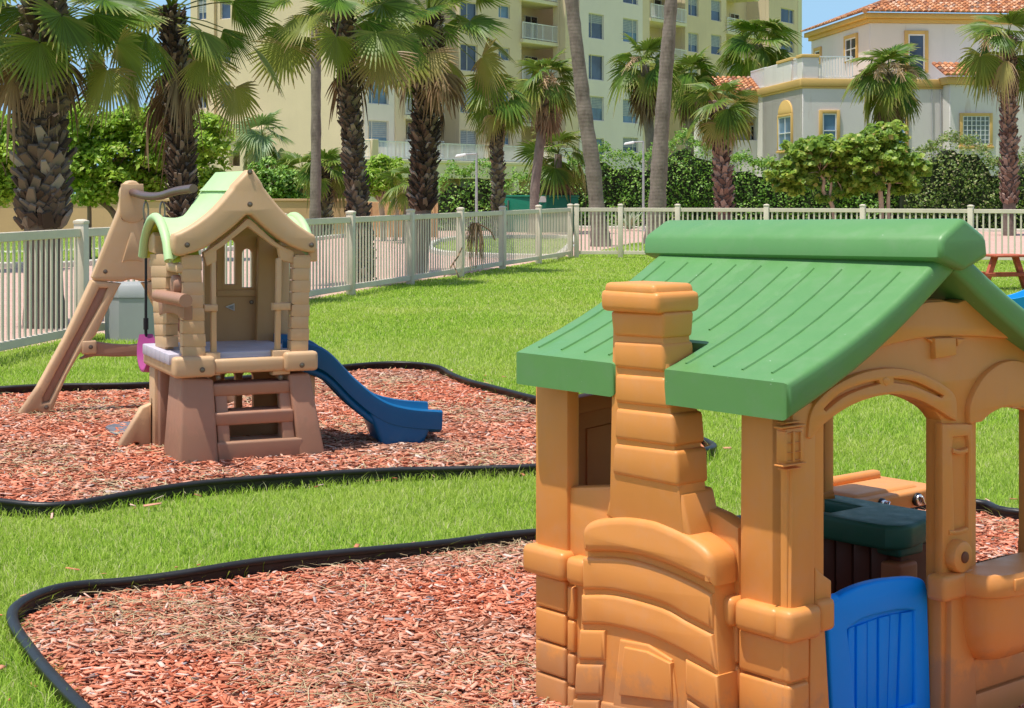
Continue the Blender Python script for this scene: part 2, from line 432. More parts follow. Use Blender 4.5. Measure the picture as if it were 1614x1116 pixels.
for k,(bd, dn, lo, hi, dmx, nm) in enumerate(((bed1,7000,.012,.056,9,1),(bed2,3000,.024,.075,16,2),(bed3,700,.05,.11,30,3))):
    base = sheet('mulch_soil', bd, .007, M_MULCHB)
    S = sample(bd, dn, 3.3, dmx)
    S = S[dist_poly(S, bd) > .02]
    me = npmesh('wood_mulch', chips(S, lo, hi), 8, CF)
    tag(finish('wood_mulch', me, M_CHIP, ang=0), kind='stuff')
    if k < 2:
        Pb = np.array(bd); lo_, hi_ = Pb.min(0)-.5, Pb.max(0)+.5; S = lo_ + rng.random((9000,2))*(hi_-lo_); S = S[(S[:,1] > 3.5) & ~inside(S, bd)]
        dd = dist_poly(S, bd); S = S[(dd > .03) & (rng.random(len(S)) < .30*np.exp(-dd/.12))]
        V = chips(S, lo, hi); V[:,2] += .018
        tag(finish('spilled_chips', npmesh('spilled_chips', V, 8, CF), M_CHIP, ang=0), kind='stuff')
        S = sample(bd, 900 if k == 0 else 420, 3.3, dmx)
        h = np.sin(S[:,0]*2.3+1.7)*np.sin(S[:,1]*2.9+.4) + .4*np.sin(S[:,0]*7+S[:,1]*5) + rng.normal(0,.4,len(S))
        S = S[h > (.35 if k == 0 else .2)]
        me = npmesh('dry_grass', strands(S, .05, .16, .0013 if k == 0 else .0025), 6, [(0,1,3,2),(2,3,5,4)])
        tag(finish('dry_grass', me, M_STRAW, ang=0), kind='stuff')
# exposed weed cloth under the swing
M_CLOTH = simple('weed_cloth', lin(104,104,112), .8, .2, 8, .4, 60, .01)
b = MB(); cp = gp2(sm2([(166,680),(185,673),(210,672),(236,668),(244,676),(232,686),(205,690),(180,691),(166,680)],3)[:-1])
b.raw([(x,y,.029+.004*math.sin(i*1.7)) for i,(x,y) in enumerate(cp)]+[(x,y,.012) for x,y in cp], [tuple(range(len(cp))), tuple(range(len(cp),2*len(cp)))[::-1]]+[(i,(i+1)%len(cp),len(cp)+(i+1)%len(cp),len(cp)+i) for i in range(len(cp))])
tag(b.build('weed_cloth', M_CLOTH, ang=30), 'grey patch of weed cloth showing through mulch under the swing', 'weed cloth')
# ---- grass blades
M_GRASS = island('grass_blades', [(0,(0.069,0.162,0.015,1)),(.12,(0.163,0.304,0.025,1)),(.36,(0.267,0.456,0.035,1)),(.65,(0.370,0.560,0.060,1)),(.88,(0.490,0.627,0.120,1)),(.95,(0.585,0.589,0.260,1)),(1,(0.602,0.551,0.340,1))], .6, .4, patch=[(0,(0.275,0.399,0.035,1)),(.5,(0.430,0.551,0.080,1)),(.85,(0.533,0.598,0.180,1)),(1,(0.602,0.551,0.340,1))], spec=.12, patch_sc=.45)
def wedge(d0, d1, dens):
    # even density over the strip the view and a few steps to either side can see
    W = .325*d1+1.9; n = int(dens*2*W*(d1-d0)); d = d0+rng.random(n)*(d1-d0); x = (rng.random(n)*2-1)*W
    k = np.abs(x) < .325*d+1.9
    return np.stack([x[k],d[k]],1)
fx = np.array(fence_pts)
def lawnmask(S):
    k = np.ones(len(S), bool)
    for bd in beds: k &= ~inside(S, bd)
    road = inside(S, road_poly) & ~inside(S, isl_s)
    return k & ~road
Sg = []
for d0,d1,dn in ((4.5,7,9000),(7,10,6500),(10,14,4000),(14,20,2100),(20,28,1100),(28,40,520),(40,58,180)):
    S = wedge(d0,d1,dn); Sg.append(S[lawnmask(S)])
S = np.concatenate(Sg)
n = len(S); d = S[:,1]
e1 = np.minimum(dist_poly(S, bed1), dist_poly(S, bed2))
h = rng.uniform(.018,.045,n)*np.where(d>14,1.15,1) * np.where((e1 < .07), rng.uniform(1.0,2.0,n), 1)
tall = 1 + .25*np.sin(S[:,0]*1.3+.7)*np.sin(S[:,1]*.9) 
h *= tall
wd = np.maximum(.0034, d/1650*.62)*rng.uniform(.7,1.3,n)
az = rng.uniform(0,2*np.pi,n); ln = rng.uniform(.3,1.3,n)*h
dirv = np.stack([np.cos(az),np.sin(az)],1); face = az + np.pi/2 + rng.normal(0,.5,n)
sv = np.stack([np.cos(face),np.sin(face)],1)*(wd/2)[:,None]
z0 = np.zeros(n)-.004
def v3(xy,z): return np.concatenate([xy,z[:,None]],1)
mid = S + dirv*(ln*.35)[:,None]; tip = S + dirv*ln[:,None]
V = np.stack([v3(S-sv,z0), v3(S+sv,z0), v3(mid-sv*.85,h*.6), v3(mid+sv*.85,h*.6), v3(tip,h*rng.uniform(.75,1.05,n))],1).reshape(-1,3)
me = npmesh('grass', V, 5, [(0,1,3,2),(2,3,4)])
tag(finish('grass', me, M_GRASS, ang=0), kind='stuff')
print('grass blades', n)
# longer tufts along the edging
# ---- picket fences
def fence(name, label, posts, counts):
    th = thing(name, label, 'fence', (posts[0][0], posts[0][1], 0), 'picket fence runs around the playground')
    P = [Vector((x,y,0)) for x,y in posts]
    for i,p in enumerate(P):
        a = (P[min(i+1,len(P)-1)]-P[max(i-1,0)]).normalized(); s_ = Vector((a.y,-a.x,0))
        if name == 'x': continue
        w_ = .055
        def ring(k,z): return [p + a*(k*sx)+s_*(k*sy)+Vector((0,0,z)) for sx,sy in ((-1,-1),(1,-1),(1,1),(-1,1))]
        b = MB(); b.hexa(ring(w_,-.05)+ring(w_,1.185), .006, 2); b.hexa(ring(w_+.006,1.18)+ring(w_+.006,1.212), .005, 1); b.hexa(ring(w_+.002,1.211)+ring(w_*.5,1.226), .004, 1)
        b.build('fence_post', M_FENCE, th)
    for i in range(len(P)-1):
        a = P[i+1]-P[i]; L = a.length; a.normalize(); s_ = Vector((a.y,-a.x,0)); o = P[i]
        def bx(b, x0,x1,y0,y1,z0,z1,bv): 
            q = lambda x,y,z: o+a*x+s_*y+Vector((0,0,z))
            b.hexa([q(x0,y0,z0),q(x1,y0,z0),q(x1,y1,z0),q(x0,y1,z0),q(x0,y0,z1),q(x1,y0,z1),q(x1,y1,z1),q(x0,y1,z1)], bv, 1)
        b = MB(); n_ = counts[i]; w_ = .017
        for k in range(n_):
            x = .056 + (L-.112)*(k+.6)/(n_+.2); bx(b, x-w_, x+w_, -.0075, .0075, .14, 1.06, 0)
        pn = b.build('picket_panel', M_FENCE, th)
        for z0,z1 in ((.085,.165),(1.05,1.135)):
            b = MB(); bx(b, .057, L-.057, -.022, .022, z0, z1, .005); b.build('rail', M_FENCE, pn)
lp = [(-300,12.3),(-55,14.0),(128,16.4)]
lpos = [(XD(px,d_),d_) for px,d_ in lp]
A = np.array(lpos[-1]); B = np.array((XD(553,23.8),23.8))
lpos += [tuple(A+(B-A)*k/3) for k in (1,2)] + [(XD(px,d_),d_) for px,d_ in ((553,23.8),(647,26.3),(726,28.9),(792,31.6),(849,34.2),(899,37.2))]
fence('picket_fence', 'long run of cream picket fence from the left edge back to the corner', lpos, [20]*10)
rpos = [lpos[-1]] + [(XD(px,d_),d_) for px,d_ in ((978,37.2),(1068,36.9),(1208,36.4),(1360,35.6),(1530,34.4),(1712,33.2))]
rpos[0] = (rpos[0][0]+.14, rpos[0][1]+.02)
fence('picket_fence', 'run of cream picket fence across the back, in front of the tall hedge', rpos, [10,12,17,17,17,17])
# ================================================================== the near playhouse
M_OR = plastic('orange_plastic', lin(216,143,74), .40, .07, 300, .08, .22, splash=.4)
M_GR = plastic('green_plastic', lin(92,140,82), .37, .09, 300, .08, .34, specks=.8)
M_BL = plastic('blue_plastic', (0,.27,.88,1), .42, .05, 300, .08, .02)
M_BL.node_tree.nodes['Principled BSDF'].inputs['Specular IOR Level'].default_value = .22
M_DG = plastic('dark_green_plastic', lin(44,98,78), .45, .12, 300, .1, .35)
M_BR = plastic('brown_plastic', lin(178,110,66), .5, .1, 300, .1, .2)
M_DB = plastic('dark_brown_plastic', lin(104,58,40), .5, .1, 300, .1, .1)
M_CHR = simple('chrome', (.75,.76,.8,1), .22, .05, metal=1.0)
M_BLK = simple('black_rubber', (.012,.012,.013,1), .5, .2)

K = (.685, 4.11); UA = Vector((-.643, .766)); VA = Vector((.766, .643))
fC = Frame(K, -UA)          # chimney side, t from -0.955 (far left) to 0
fG = Frame(K, VA)           # door gable, t from 0 to 1.2
WU, WV = .955, 1.20
house = thing('playhouse', 'orange plastic playhouse with green roof, chimney and blue half door in the nearest mulch bed', 'playhouse', (K[0] + .25, K[1] + .6, 0))
def HP(u, v, z):
    q = Vector(K) + UA * u + VA * v
    return Vector((q.x, q.y, z))

# ---- chimney side wall
b = MB()
tl = -.955
zs = .44
def rect(fr, x0, y0, x1, y1, off=0): return fr.px([(x0,y0),(x1,y0),(x1,y1),(x0,y1)], off)
L0 = fC.inv(894, 700)[0]; R0 = fC.inv(1162, 800)[0]
b.plate([[(tl,.40),(L0,.40),(L0,.99),(tl-.008,.99)]], fC, 0, .05, .010)                 # far corner post
b.plate([[(R0,.40),(0,.40),(0,1.0),(R0+.004,1.0)]], fC, 0, .09, .02)                        # near corner post
o = -.012
left = fC.px([(894,900),(895,768),(962,766)], o); right = fC.px([(1074,790),(1098,796),(1130,810),(1163,832),(1166,960)], o)
b.plate([left + right], fC, o, .06, .012)
# lower wall
b.plate([[(tl+.004,-.03),(-.006,-.03),(-.006,.43),(tl+.004,.43)]], fC, -.012, .07, .008)
# belt course blocks
ta, tb, tc, td = fC.inv(887,880,.035)[0], fC.inv(920,890,.035)[0], fC.inv(1112,950,.035)[0], fC.inv(1153,970,.035)[0]
zb0, zb1 = .383, .462
def stone(t0, t1, z0, z1, off, bev=.012, d=.06, tp=None): b.fbox(fC, t0, t1, z0, z1, off-d, off, bev, 3, tp=tp)
stone(tl-.03, ta-.002, zb0, zb1+.006, .035, .02, .07); stone(ta+.002, tb, zb0, zb1, .033, .02, .07)
stone(tc, td-.002, zb0, zb1, .033, .02, .07); stone(td+.002, -.006, zb0, zb1, .035, .02, .07)
# stones below the belt
tA = fC.inv(893,950)[0]; tD = fC.inv(1164,1000)[0]
for i, (z0, z1) in enumerate(((.288,.381),(.192,.284),(.098,.188),(-.03,.094))):
    stone(tl, tA-.002, z0, z1, .006, .009, .05); stone(tA+.002, L0+.03, z0-.012, z1-.012, .003, .009, .05)
for i, (z0, z1) in enumerate(((.275,.381),(.165,.269),(.055,.159),(-.03,.049))):
    stone(tD+.003, -.004, z0, z1, .006, .009, .05); stone(tc-.02, tD-.002, z0+.012, z1+.012, .003, .009, .05)
b.build('chimney_wall', M_OR, house)

# ---- chimney: fireplace front and tapering stack
b = MB(); oc = .075
def cpl(pts, off=oc, th=.09, bev=.014, smooth=0): b.plate([fC.px(pts if not smooth else sm2(pts, smooth), off)], fC, off, th, bev, 3)
arc0 = sm2([(917,872),(914,842),(922,826),(945,818),(982,815),(1020,820),(1041,827),(1070,840),(1095,855),(1112,870),(1120,888),(1121,926)], 4)
cpl(arc0[1:] + sm2([(1121,926),(1095,913),(1041,889),(982,873),(918,871)], 4)[1:], oc+.015, .11, .022)
cpl(sm2([(916,878),(982,880),(1041,897),(1095,921),(1121,937)],4) + sm2([(1121,993),(1080,972),(1041,951),(967,932),(916,930)],4), oc, .1, .012)
cpl(sm2([(914,938),(967,939),(1041,959),(1080,980),(1121,1001)],4) + sm2([(1127,1058),(1076,1028),(1017,1001),(953,986),(914,985)],4), oc, .1, .012)
cpl([(912,993),(952,994),(951,1041),(909,1040)], oc, .1, .011); cpl([(906,1047),(949,1048),(946,1097),(903,1096)], oc, .1, .011)
cpl([(901,1103),(943,1104),(938,1180),(896,1180)], oc, .1, .011)
cpl([(1078,1039),(1130,1066),(1132,1130),(1078,1095)], oc, .1, .011); cpl([(1080,1103),(1133,1137),(1136,1220),(1080,1190)], oc, .1, .011)

b.plate([fC.px(arc0, oc) + fC.px([(1128,1058),(1134,1220),(898,1220),(910,985)], oc)], fC, oc-.011, .08, .006)
ring = [(958,1210),(966,1100),(976,1008),(1020,1016),(1058,1040),(1066,1100),(1066,1210)]
cpl(ring, oc-.004, .03, .006)
cpl([(946,1106),(1078,1132),(1090,1240),(930,1240)], oc-.002, .03, .008)
cpl([(975,1096),(983,1020),(1018,1027),(1056,1046),(1058,1106)], oc+.004, .03, .004)
# stack: each block = front face traced on the chimney plane, depth along v
def block(pts, off, dep, bev=.012, dep2=None):
    q = fC.px(pts, off); d2 = dep2 or dep     # order: top-left, top-right, bottom-right, bottom-left
    lo = [fC.P(*q[3], off), fC.P(*q[2], off), fC.P(*q[2], off-d2), fC.P(*q[3], off-d2)]
    hi = [fC.P(*q[0], off), fC.P(*q[1], off), fC.P(*q[1], off-dep), fC.P(*q[0], off-dep)]
    b.hexa(lo + hi, bev, 3)
of = .085
block([(966,755),(1072,776),(1087,850),(952,815)], of-.01, .13, .012)
block([(966,699),(1066,711),(1068,768),(963,747)], of, .12, .012)
block([(969,643),(1059,653),(1063,705),(967,692)], of, .12, .012)
block([(968,589),(1046,595),(1055,645),(968,635)], of, .12, .012)
block([(965,537),(1044,541),(1046,588),(967,580)], of, .12, .012)
block([(961,490),(1047,493),(1044,534),(965,529)], of, .115, .010)
# mortar core behind the stack
block([(966,500),(1041,500),(1078,850),(960,815)], of-.008, .102, .004)
# cap with a raised lip
block([(944,456),(1036,462),(1036,496),(945,490)], of+.025, .165, .016)
block([(952,445),(1030,449),(1034,470),(950,464)], of+.018, .15, .012)
b.build('chimney', M_OR, house)

# ---- door gable
b = MB()
door_l, door_r = fG.inv(1300,700)[0], fG.inv(1484,700)[0]
d_arc = fG.px(sm2([(1484,663),(1470,646),(1440,629),(1405,622),(1370,629),(1335,644),(1300,669)], 4))
wl = fG.inv(1540,700)[0]; wr = wl + .285
w_arc = fG.px(sm2([(1540,664),(1565,650),(1600,638),(1625,635)], 4)); zc = w_arc[-1][1]
w_arc2 = [(2*(wl + .1425) - p[0], p[1]) for p in w_arc[::-1]]
wtop = [(wl, w_arc[0][1])] + [(wl + (p[0]-w_arc[0][0])*(.1425/(w_arc[-1][0]-w_arc[0][0])), p[1]) for p in w_arc[1:]]
wtop2 = [(2*(wl+.1425)-p[0], p[1]) for p in wtop[::-1]][1:]
hole = wtop + wtop2 + [(wr,.43),(wl,.43)]
zt = fG.inv(1506,470)[1]
top = [(0,.985),(.12,1.03),(.3,1.125),(.44,1.205),(.50,zt-.01),(.56,zt),(.64,zt),(.70,zt-.01),(.76,1.205),(.9,1.125),(1.08,1.03),(1.2,.985)]
outer = [(0,-.03)] + top + [(1.2,-.03),(door_r,-.03)] + [(door_r, d_arc[0][1])] + d_arc[1:-1] + [(door_l, d_arc[-1][1]),(door_l,-.03)]
b.plate([outer, hole], fG, 0, .055, .008)
# raised top panel, keystone, arch trims
def gpl(pts, off=.014, th=.03, bev=.006, holes=()): b.plate([fG.px(pts, off)] + [fG.px(h, off) for h in holes], fG, off, th, bev, 2)
band_lo = sm2([(1372,553),(1400,545),(1447,534),(1496,530),(1550,531),(1606,535)], 3)
hi2 = [(p[0], p[1]) for p in top if .14 < p[0] < 1.06]
gp = fG.px(band_lo, .014)
b.plate([gp + [(1.0,1.075),(.9,1.125),(.76,1.205),(.70,zt-.012),(.64,zt-.004),(.56,zt-.004),(.50,zt-.012),(.44,1.205),(.36,1.16)]], fG, .014, .03, .006)
gpl([(1474,533),(1508,532),(1509,560),(1476,566)], .018, .03, .006)
gpl([(1462,534),(1474,534),(1476,545)], .01, .02, .003); gpl([(1509,534),(1522,534),(1510,546)], .01, .02, .003)
arch_o = sm2([(1274,690),(1278,655),(1290,632),(1320,606),(1365,586),(1413,580),(1455,589),(1492,609),(1508,628),(1509,664)], 4)
arch_i = sm2([(1500,660),(1470,641),(1440,628),(1405,622),(1370,629),(1335,644),(1300,669),(1280,692)], 4)
g1 = sm2([(1300,645),(1325,620),(1360,606),(1386,600)],3) + sm2([(1388,605),(1362,612),(1330,626),(1303,648)],3)
g2 = sm2([(1410,597),(1440,601),(1466,612),(1488,624)],3) + sm2([(1486,627),(1463,617),(1438,607),(1410,603)],3)
gpl(arch_o + arch_i, .018, .03, .006, (g1, g2))
gpl([(1392,598),(1398,594),(1404,598),(1402,605),(1398,609),(1393,604)], .020, .03, .003)
def mir(pts_t, c): return [(2*c - t, z) for t, z in pts_t[::-1]]
wc = wl + .1425
oo = fG.px(sm2([(1530,668),(1530,642),(1541,616),(1562,590),(1590,572),(1612,566)], 4), .018)
kx = (wc - oo[0][0]) / (oo[-1][0] - oo[0][0])
oo = [(oo[0][0] + (t - oo[0][0])*kx, z) for t, z in oo]
ii = [(wl, wtop[0][1])] + wtop[1:]
m1 = fG.px(sm2([(1553,634),(1568,605),(1590,585),(1612,578)],3), .018); m2 = fG.px(sm2([(1612,614),(1580,622),(1553,634)],3), .018)
b.plate([oo + mir(oo, wc)[1:] + mir(ii, wc) + ii[::-1][1:]], fG, .018, .03, .006)
# pilaster between door and window
gpl([(1486,668),(1534,668),(1534,904),(1486,914)], .012, .03, .008, (sm2([(1504,690),(1526,688),(1528,700),(1527,832),(1506,838),(1502,705)],1),))
gpl(sm2([(1503,707),(1515,710),(1527,706)],3) + sm2([(1527,713),(1515,717),(1503,714)],3), .016, .02, .003)
gpl(sm2([(1497,836),(1512,836),(1526,831)],3) + sm2([(1527,838),(1512,843),(1497,843)],3), .016, .02, .003)
c = fG.P(*fG.inv(1513,877,.03), .02); ax = Vector((fG.n.x, fG.n.y, 0))
b.disc(c, ax, .045, .05, 28, .012); b.disc(c + ax*.024, ax, .016, .012, 20, .003, mi=1)
# pilaster base block and foot
q = fG.px([(1480,912),(1537,905),(1537,950),(1480,960)], .04)
b.fbox(fG, q[0][0]+.02, q[1][0]+.01, q[3][1]+.012, q[0][1], -.02, .045, .014, 3)
b.plate([[(door_r+.012,-.03),(door_r+.15,-.03),(door_r+.115,.40),(door_r+.02,.40)]], fG, .02, .05, .010)
# corner post on the door side
b.plate([[(.004,.44),(.100,.44),(.104,.97),(.012,.97)]], fG, .010, .06, .012)
b.fbox(fG, -.028, .098, zb0-.004, zb1, -.05, .036, .018, 3)
b.fbox(fG, .098, door_l+.012, zb0+.004, zb1+.006, -.05, .028, .014, 3)
b.plate([[(.100,zb1-.01),(door_l+.02,zb1-.01),(door_l+.02,zb1+.045),(.125,zb1+.07),(.100,zb1+.09)]], fG, .008, .05, .008)
for z0, z1 in ((.275,.381),(.165,.269),(.055,.159),(-.03,.049)): b.fbox(fG, -.004, .075, z0, z1, -.04, .012, .009, 3)
b.plate([[(.078,-.03),(door_l+.03,-.03),(door_l-.005,.385),(.082,.385)]], fG, .008, .05, .008)
# clapboards under the window
for z0, z1 in ((.30,.43),(.205,.292),(.105,.197),(.005,.097),(-.03,0)):
    b.fbox(fG, door_r+.13, 1.19, z0, z1, -.03, .016, .007, 2)
# lantern relief
def gb(x0,y0,x1,y1,off,bev=.004):
    q = fG.px([(x0,y1),(x1,y1),(x1,y0),(x0,y0)], off); b.fbox(fG, q[0][0], q[1][0], q[0][1], q[2][1], off-.03, off, bev, 2)
gb(1237,672,1268,734,.024,.006); gb(1233,668,1271,677,.032,.005); gb(1239,663,1262,669,.026,.004); gb(1234,728,1272,737,.034,.005); gb(1240,736,1264,742,.026,.004)
for x in (1240, 1252, 1264): gb(x-1.6,680,x+1.6,728,.030,.002)
for y in (682,698,713,726): gb(1240,y-1.6,1266,y+1.6,.030,.002)
b.build('door_wall', [M_OR, M_DB], house)

# ---- far walls seen through the openings
b = MB()
uA = 1.0
fF = Frame(HP(WU,0,0).xy, VA)     # far gable plane, looks the same way; its inside faces us
b.plate([[(0.02,-.03),(.06,-.03),(.06,.985),(0.02,.985)]], fF, .02, .05, .01)
b.plate([[(1.05,-.03),(1.2,-.03),(1.2,.985),(1.05,.985)]], fF, .02, .05, .01)
b.plate([[(.10,-.03),(1.08,-.03),(1.08,.40),(.10,.40)]], fF, .02, .05, .01)
b.plate([[(0,.97),(.3,.97),(.6,1.02),(.9,.97),(1.2,.97),(1.2,.99),(.76,1.205),(.64,zt),(.56,zt),(.44,1.205),(0,.99)]], fF, .02, .05, .008)
b.plate([[(.10,.38),(.40,.38),(.40,.905),(.10,.885)],[(.15,.45),(.35,.45),(.35,.85),(.15,.835)]], fF, .03, .05, .01, mi=1)
b.plate([[(.14,.44),(.36,.44),(.36,.86),(.14,.845)]], fF, .018, .03, .006, mi=1)
b.plate([[(.18,.5),(.32,.5),(.32,.80),(.18,.79)]], fF, .026, .03, .006, mi=1)
b.build('back_wall', [M_OR, M_BR], house)
b = MB()
fS = Frame(HP(0,WV,0).xy, -UA)    # far side wall, u = -t
b.plate([[(-.955,-.03),(-.86,-.03),(-.86,.985),(-.955,.985)]], fS, 0, .05, .01)
b.plate([[(-.05,-.03),(0,-.03),(0,.985),(-.05,.985)]], fS, 0, .05, .01)
b.plate([[(-.955,.93),(0,.93),(0,.99),(-.955,.99)]], fS, 0, .05, .01)
b.plate([[(-.87,-.03),(-.40,-.03),(-.40,.47),(-.87,.47)]], fS, .01, .06, .01, mi=1)
for i in range(6): b.fbox(fS, -.86+i*.077, -.79+i*.077, .0, .45, .0, .028, .008, 2, mi=1)
b.fbox(fS, -.118, -.02, -.03, .468, -.03, .02, .02, 3, mi=0)
b.build('side_wall', [M_OR, M_DB], house)

# ---- dark green counter with a sink, on a brown cupboard
b = MB()
MH = Matrix.Identity(4)
for i, cc in enumerate(((UA.x,UA.y,0),(VA.x,VA.y,0),(0,0,1),(K[0],K[1],0))):
    for j in range(3): MH[j][i] = cc[j]
def hplate(b, outl, z1, th, bev, mi=0): b.plate(outl, None, 0, th, bev, 3, mi, M=MH @ Matrix.Translation((0,0,z1-th/2)))
cz = .500
def hp(px, py, z):
    p = G(px, py, z); q = p.xy - Vector(K); return (q.dot(UA), q.dot(VA))
front = [hp(x,y,cz) for x,y in ((1296,812),(1350,822),(1395,829),(1424,829))]
back = [hp(x,y,cz) for x,y in ((1440,826),(1464,817))]
edge = front + back + [(back[-1][0]+.02, 1.16), (.84,1.16), (.86, front[0][1]-.02)]
sink = [(.60,front[0][1]+.06),(.78,front[0][1]+.06),(.80,front[0][1]+.10),(.80,1.06),(.60,1.06)]
hplate(b, [edge, sink], cz, .075, .014)
hplate(b, [sink], cz-.045, .02, .004)
b.build('counter', M_DG, house)
b = MB()
f0 = [hp(x,y,cz) for x,y in ((1297,808),(1388,822))]
fK = Frame(HP(f0[1][0]+.02, f0[1][1]+.05, 0).xy, -UA)
kv = .93
for i in range(7):
    u0 = .40+i*.068
    b.box(u0, u0+.063, kv, kv+.03, -.02, cz-.08, .008, 2, 0, MH)
b.box(.36, .87, kv+.012, 1.12, -.02, cz-.08, .005, 1, 0, MH)
b.box(.335, .41, kv-.025, kv+.07, -.02, cz-.12, .012, 3, 1, MH)
b.box(.33, .42, kv-.032, kv+.09, cz-.10, cz-.05, .012, 3, 2, MH)
b.build('cupboard', [M_DB, M_BR, M_DG], house)
# ---- toy barbecue hanging outside the far side wall
b = MB()
gz = .56
def gh(px,py,z): u,v = hp(px,py,z); return (u,v)
b.hexa([HP(.75,1.22,.41),HP(1.04,1.22,.41),HP(1.04,1.68,.41),HP(.75,1.68,.41),HP(.738,1.21,.472),HP(1.05,1.21,.472),HP(1.05,1.70,.472),HP(.738,1.70,.472)], .014, 3)
b.box(.975,1.02,1.36,1.66,.465,.500,.014,3,0,MH)
b.hexa([HP(.78,1.26,.466),HP(.96,1.26,.466),HP(.96,1.62,.466),HP(.78,1.62,.466),HP(.79,1.28,.482),HP(.95,1.28,.482),HP(.95,1.60,.482),HP(.79,1.60,.482)], .008, 2)
b.tube([HP(.69,.97,.44),HP(.69,.97,.525),HP(.66,1.0,.535)], .014, 10)
b.box(.80,1.0,1.205,1.60,.20,.42,.02,2,0,MH)
gr = b.build('barbecue', M_OR, house)
for (px,py,u) in ((1389,796,0),(1445,787,0)):
    kb = MB()
    fK2 = Frame(HP(.742,0,0).xy, VA); t,z = fK2.inv(px,py,0); c = fK2.P(t,z,.002); axk = Vector((fK2.n.x,fK2.n.y,.0))
    kb.disc(c, axk, .023, .012, 24, .002, 0); kb.disc(c+axk*.008, axk, .019, .012, 24, .003, 1)
    kb.box(-.004,.004,-.018,.018,.0,.018,.004,2,1, Matrix.Translation(c+axk*.012) @ Vector((0,0,1)).rotation_difference(axk).to_matrix().to_4x4() @ Matrix.Rotation(R(70 if px>1400 else 10),4,'Z'))
    kb.build('knob', [M_BLK, M_CHR], gr)

# ---- blue half door
b = MB(); od = -.035
outl = sm2([(1304,958),(1325,940),(1352,926),(1385,916),(1425,911),(1449,911),(1459,917),(1463,932)],4)
zb = [(fG.inv(1469,1116,od)[0],.03),(fG.inv(1316,1116,od)[0],.03)]
inn = sm2([(1337,993),(1360,977),(1395,967),(1420,962),(1443,963)],3)
ib = [(fG.inv(1444,1116,od)[0],.10),(fG.inv(1352,1116,od)[0],.10)]
b.plate([fG.px(outl,od)+zb, fG.px(inn,od)+ib], fG, od, .034, .009, 3)
b.plate([fG.px([(x, y+8) for x,y in outl],od)+zb], fG, od-.018, .012, .003, 2)
xs = [1338,1350,1368,1385,1404,1420,1444]
for i in range(6):
    x0, x1 = xs[i]+1.2, xs[i+1]-1.2
    y0 = 992 - (x0-1337)*.36 + max(0,(x0-1395))*.18; y1 = 992 - (x1-1337)*.36 + max(0,(x1-1395))*.18
    t0 = fG.inv(x0,y0,od)[0]; t1 = fG.inv(x1,y1,od)[0]
    b.plate([[fG.inv(x0,y0,od-.010)[::1], fG.inv(x1,y1,od-.010), (t1+(.012 if i<3 else 0),.10), (t0+(.012 if 0<i<4 else 0),.10)]], fG, od-(.010 if i % 2 else .013), .012, .003, 2)
p = fG.P(*fG.inv(1303,950,od), od-.015)
b.tube([p+Vector((fG.a.x,fG.a.y,0))*.05, p-Vector((fG.a.x,fG.a.y,0))*.03], .014, 12)
b.build('door', M_BL, house)

# ---- window box
b = MB()
t0 = fG.inv(1540,905,.07)[0]; t1 = t0 + .34; zr = fG.inv(1540,905,.07)[1]
n = 10
rim = []
for k in range(13):
    an = math.pi*k/12; rim.append((t0+.17-.185*math.copysign(abs(math.cos(an))**.6,math.cos(an)), .0+.14*math.sin(an)**.5))
def rimring(sc, z, dz=0): return [fG.P(t0+.17+(t-t0-.17)*sc, z, -.03+(o+.03)*sc) for t,o in rim]
b.loft([rimring(1.0, zr-.062), rimring(1.03, zr-.055), rimring(1.03, zr-.012), rimring(.99, zr), rimring(.80, zr+.001), rimring(.5, zr+.001)], closed=True)
b.loft([rimring(.42, zr-.262), rimring(.62, zr-.25), rimring(.78, zr-.21), rimring(.88, zr-.14), rimring(.92, zr-.05)], closed=True)
for k in (.115, .235):
    pass
b.fbox(fG, t0+.07, t0+.27, zr-.048, zr-.012, .10, .146, .004, 2)
b.tube([fG.P(t0+.17,zr-.06,.128),fG.P(t0+.17,zr-.15,.112),fG.P(t0+.17,zr-.22,.08),fG.P(t0+.17,zr-.255,.04)], .004, 6)
b.build('window_box', M_OR, house, ang=50)

# ---- green roof: two slabs swept along u, with a notch for the chimney
b = MB(); u0r, u1r = -.075, .985
def slope(v):   # height of the outer roof skin, v measured from the eave edge 0..1 to the ridge
    return 1.035 + (1.362-1.035)*v - .030*math.sin(math.pi*v)
ve = -.085; vr = .60
def prof(va):
    k0 = (va-ve)/(vr-ve); n = 8; o = []
    for i in range(n+1):
        k = k0 + (1-k0)*i/n; o.append((ve+(vr-ve)*k, slope(k)))
    th = .092
    lo = []
    for i in range(n+1):
        k = k0 + (1-k0)*i/n; lo.append((ve+(vr-ve)*k + (.0 if i == 0 else .0), slope(k)-th*(1-.14*k)))
    return o + lo[::-1]
def slab(mirror, va, ua, ub, bev=.016):
    p = prof(va)
    if mirror: p = [(2*.6-v, z) for v, z in p][::-1]
    b.plate([p], None, 0, ub-ua, bev, 3, 0, M=fG.mat(-(ua+ub)/2))
tn0, tn1 = fC.inv(968,600,.085)[0], fC.inv(1043,620,.085)[0]
un0, un1 = -tn1, -tn0
slab(False, ve, u0r, un0); slab(False, ve, un1, u1r-.03); slab(False, .075, un0-.03, un1+.03, .003)
slab(True, ve, u0r, u1r-.03)
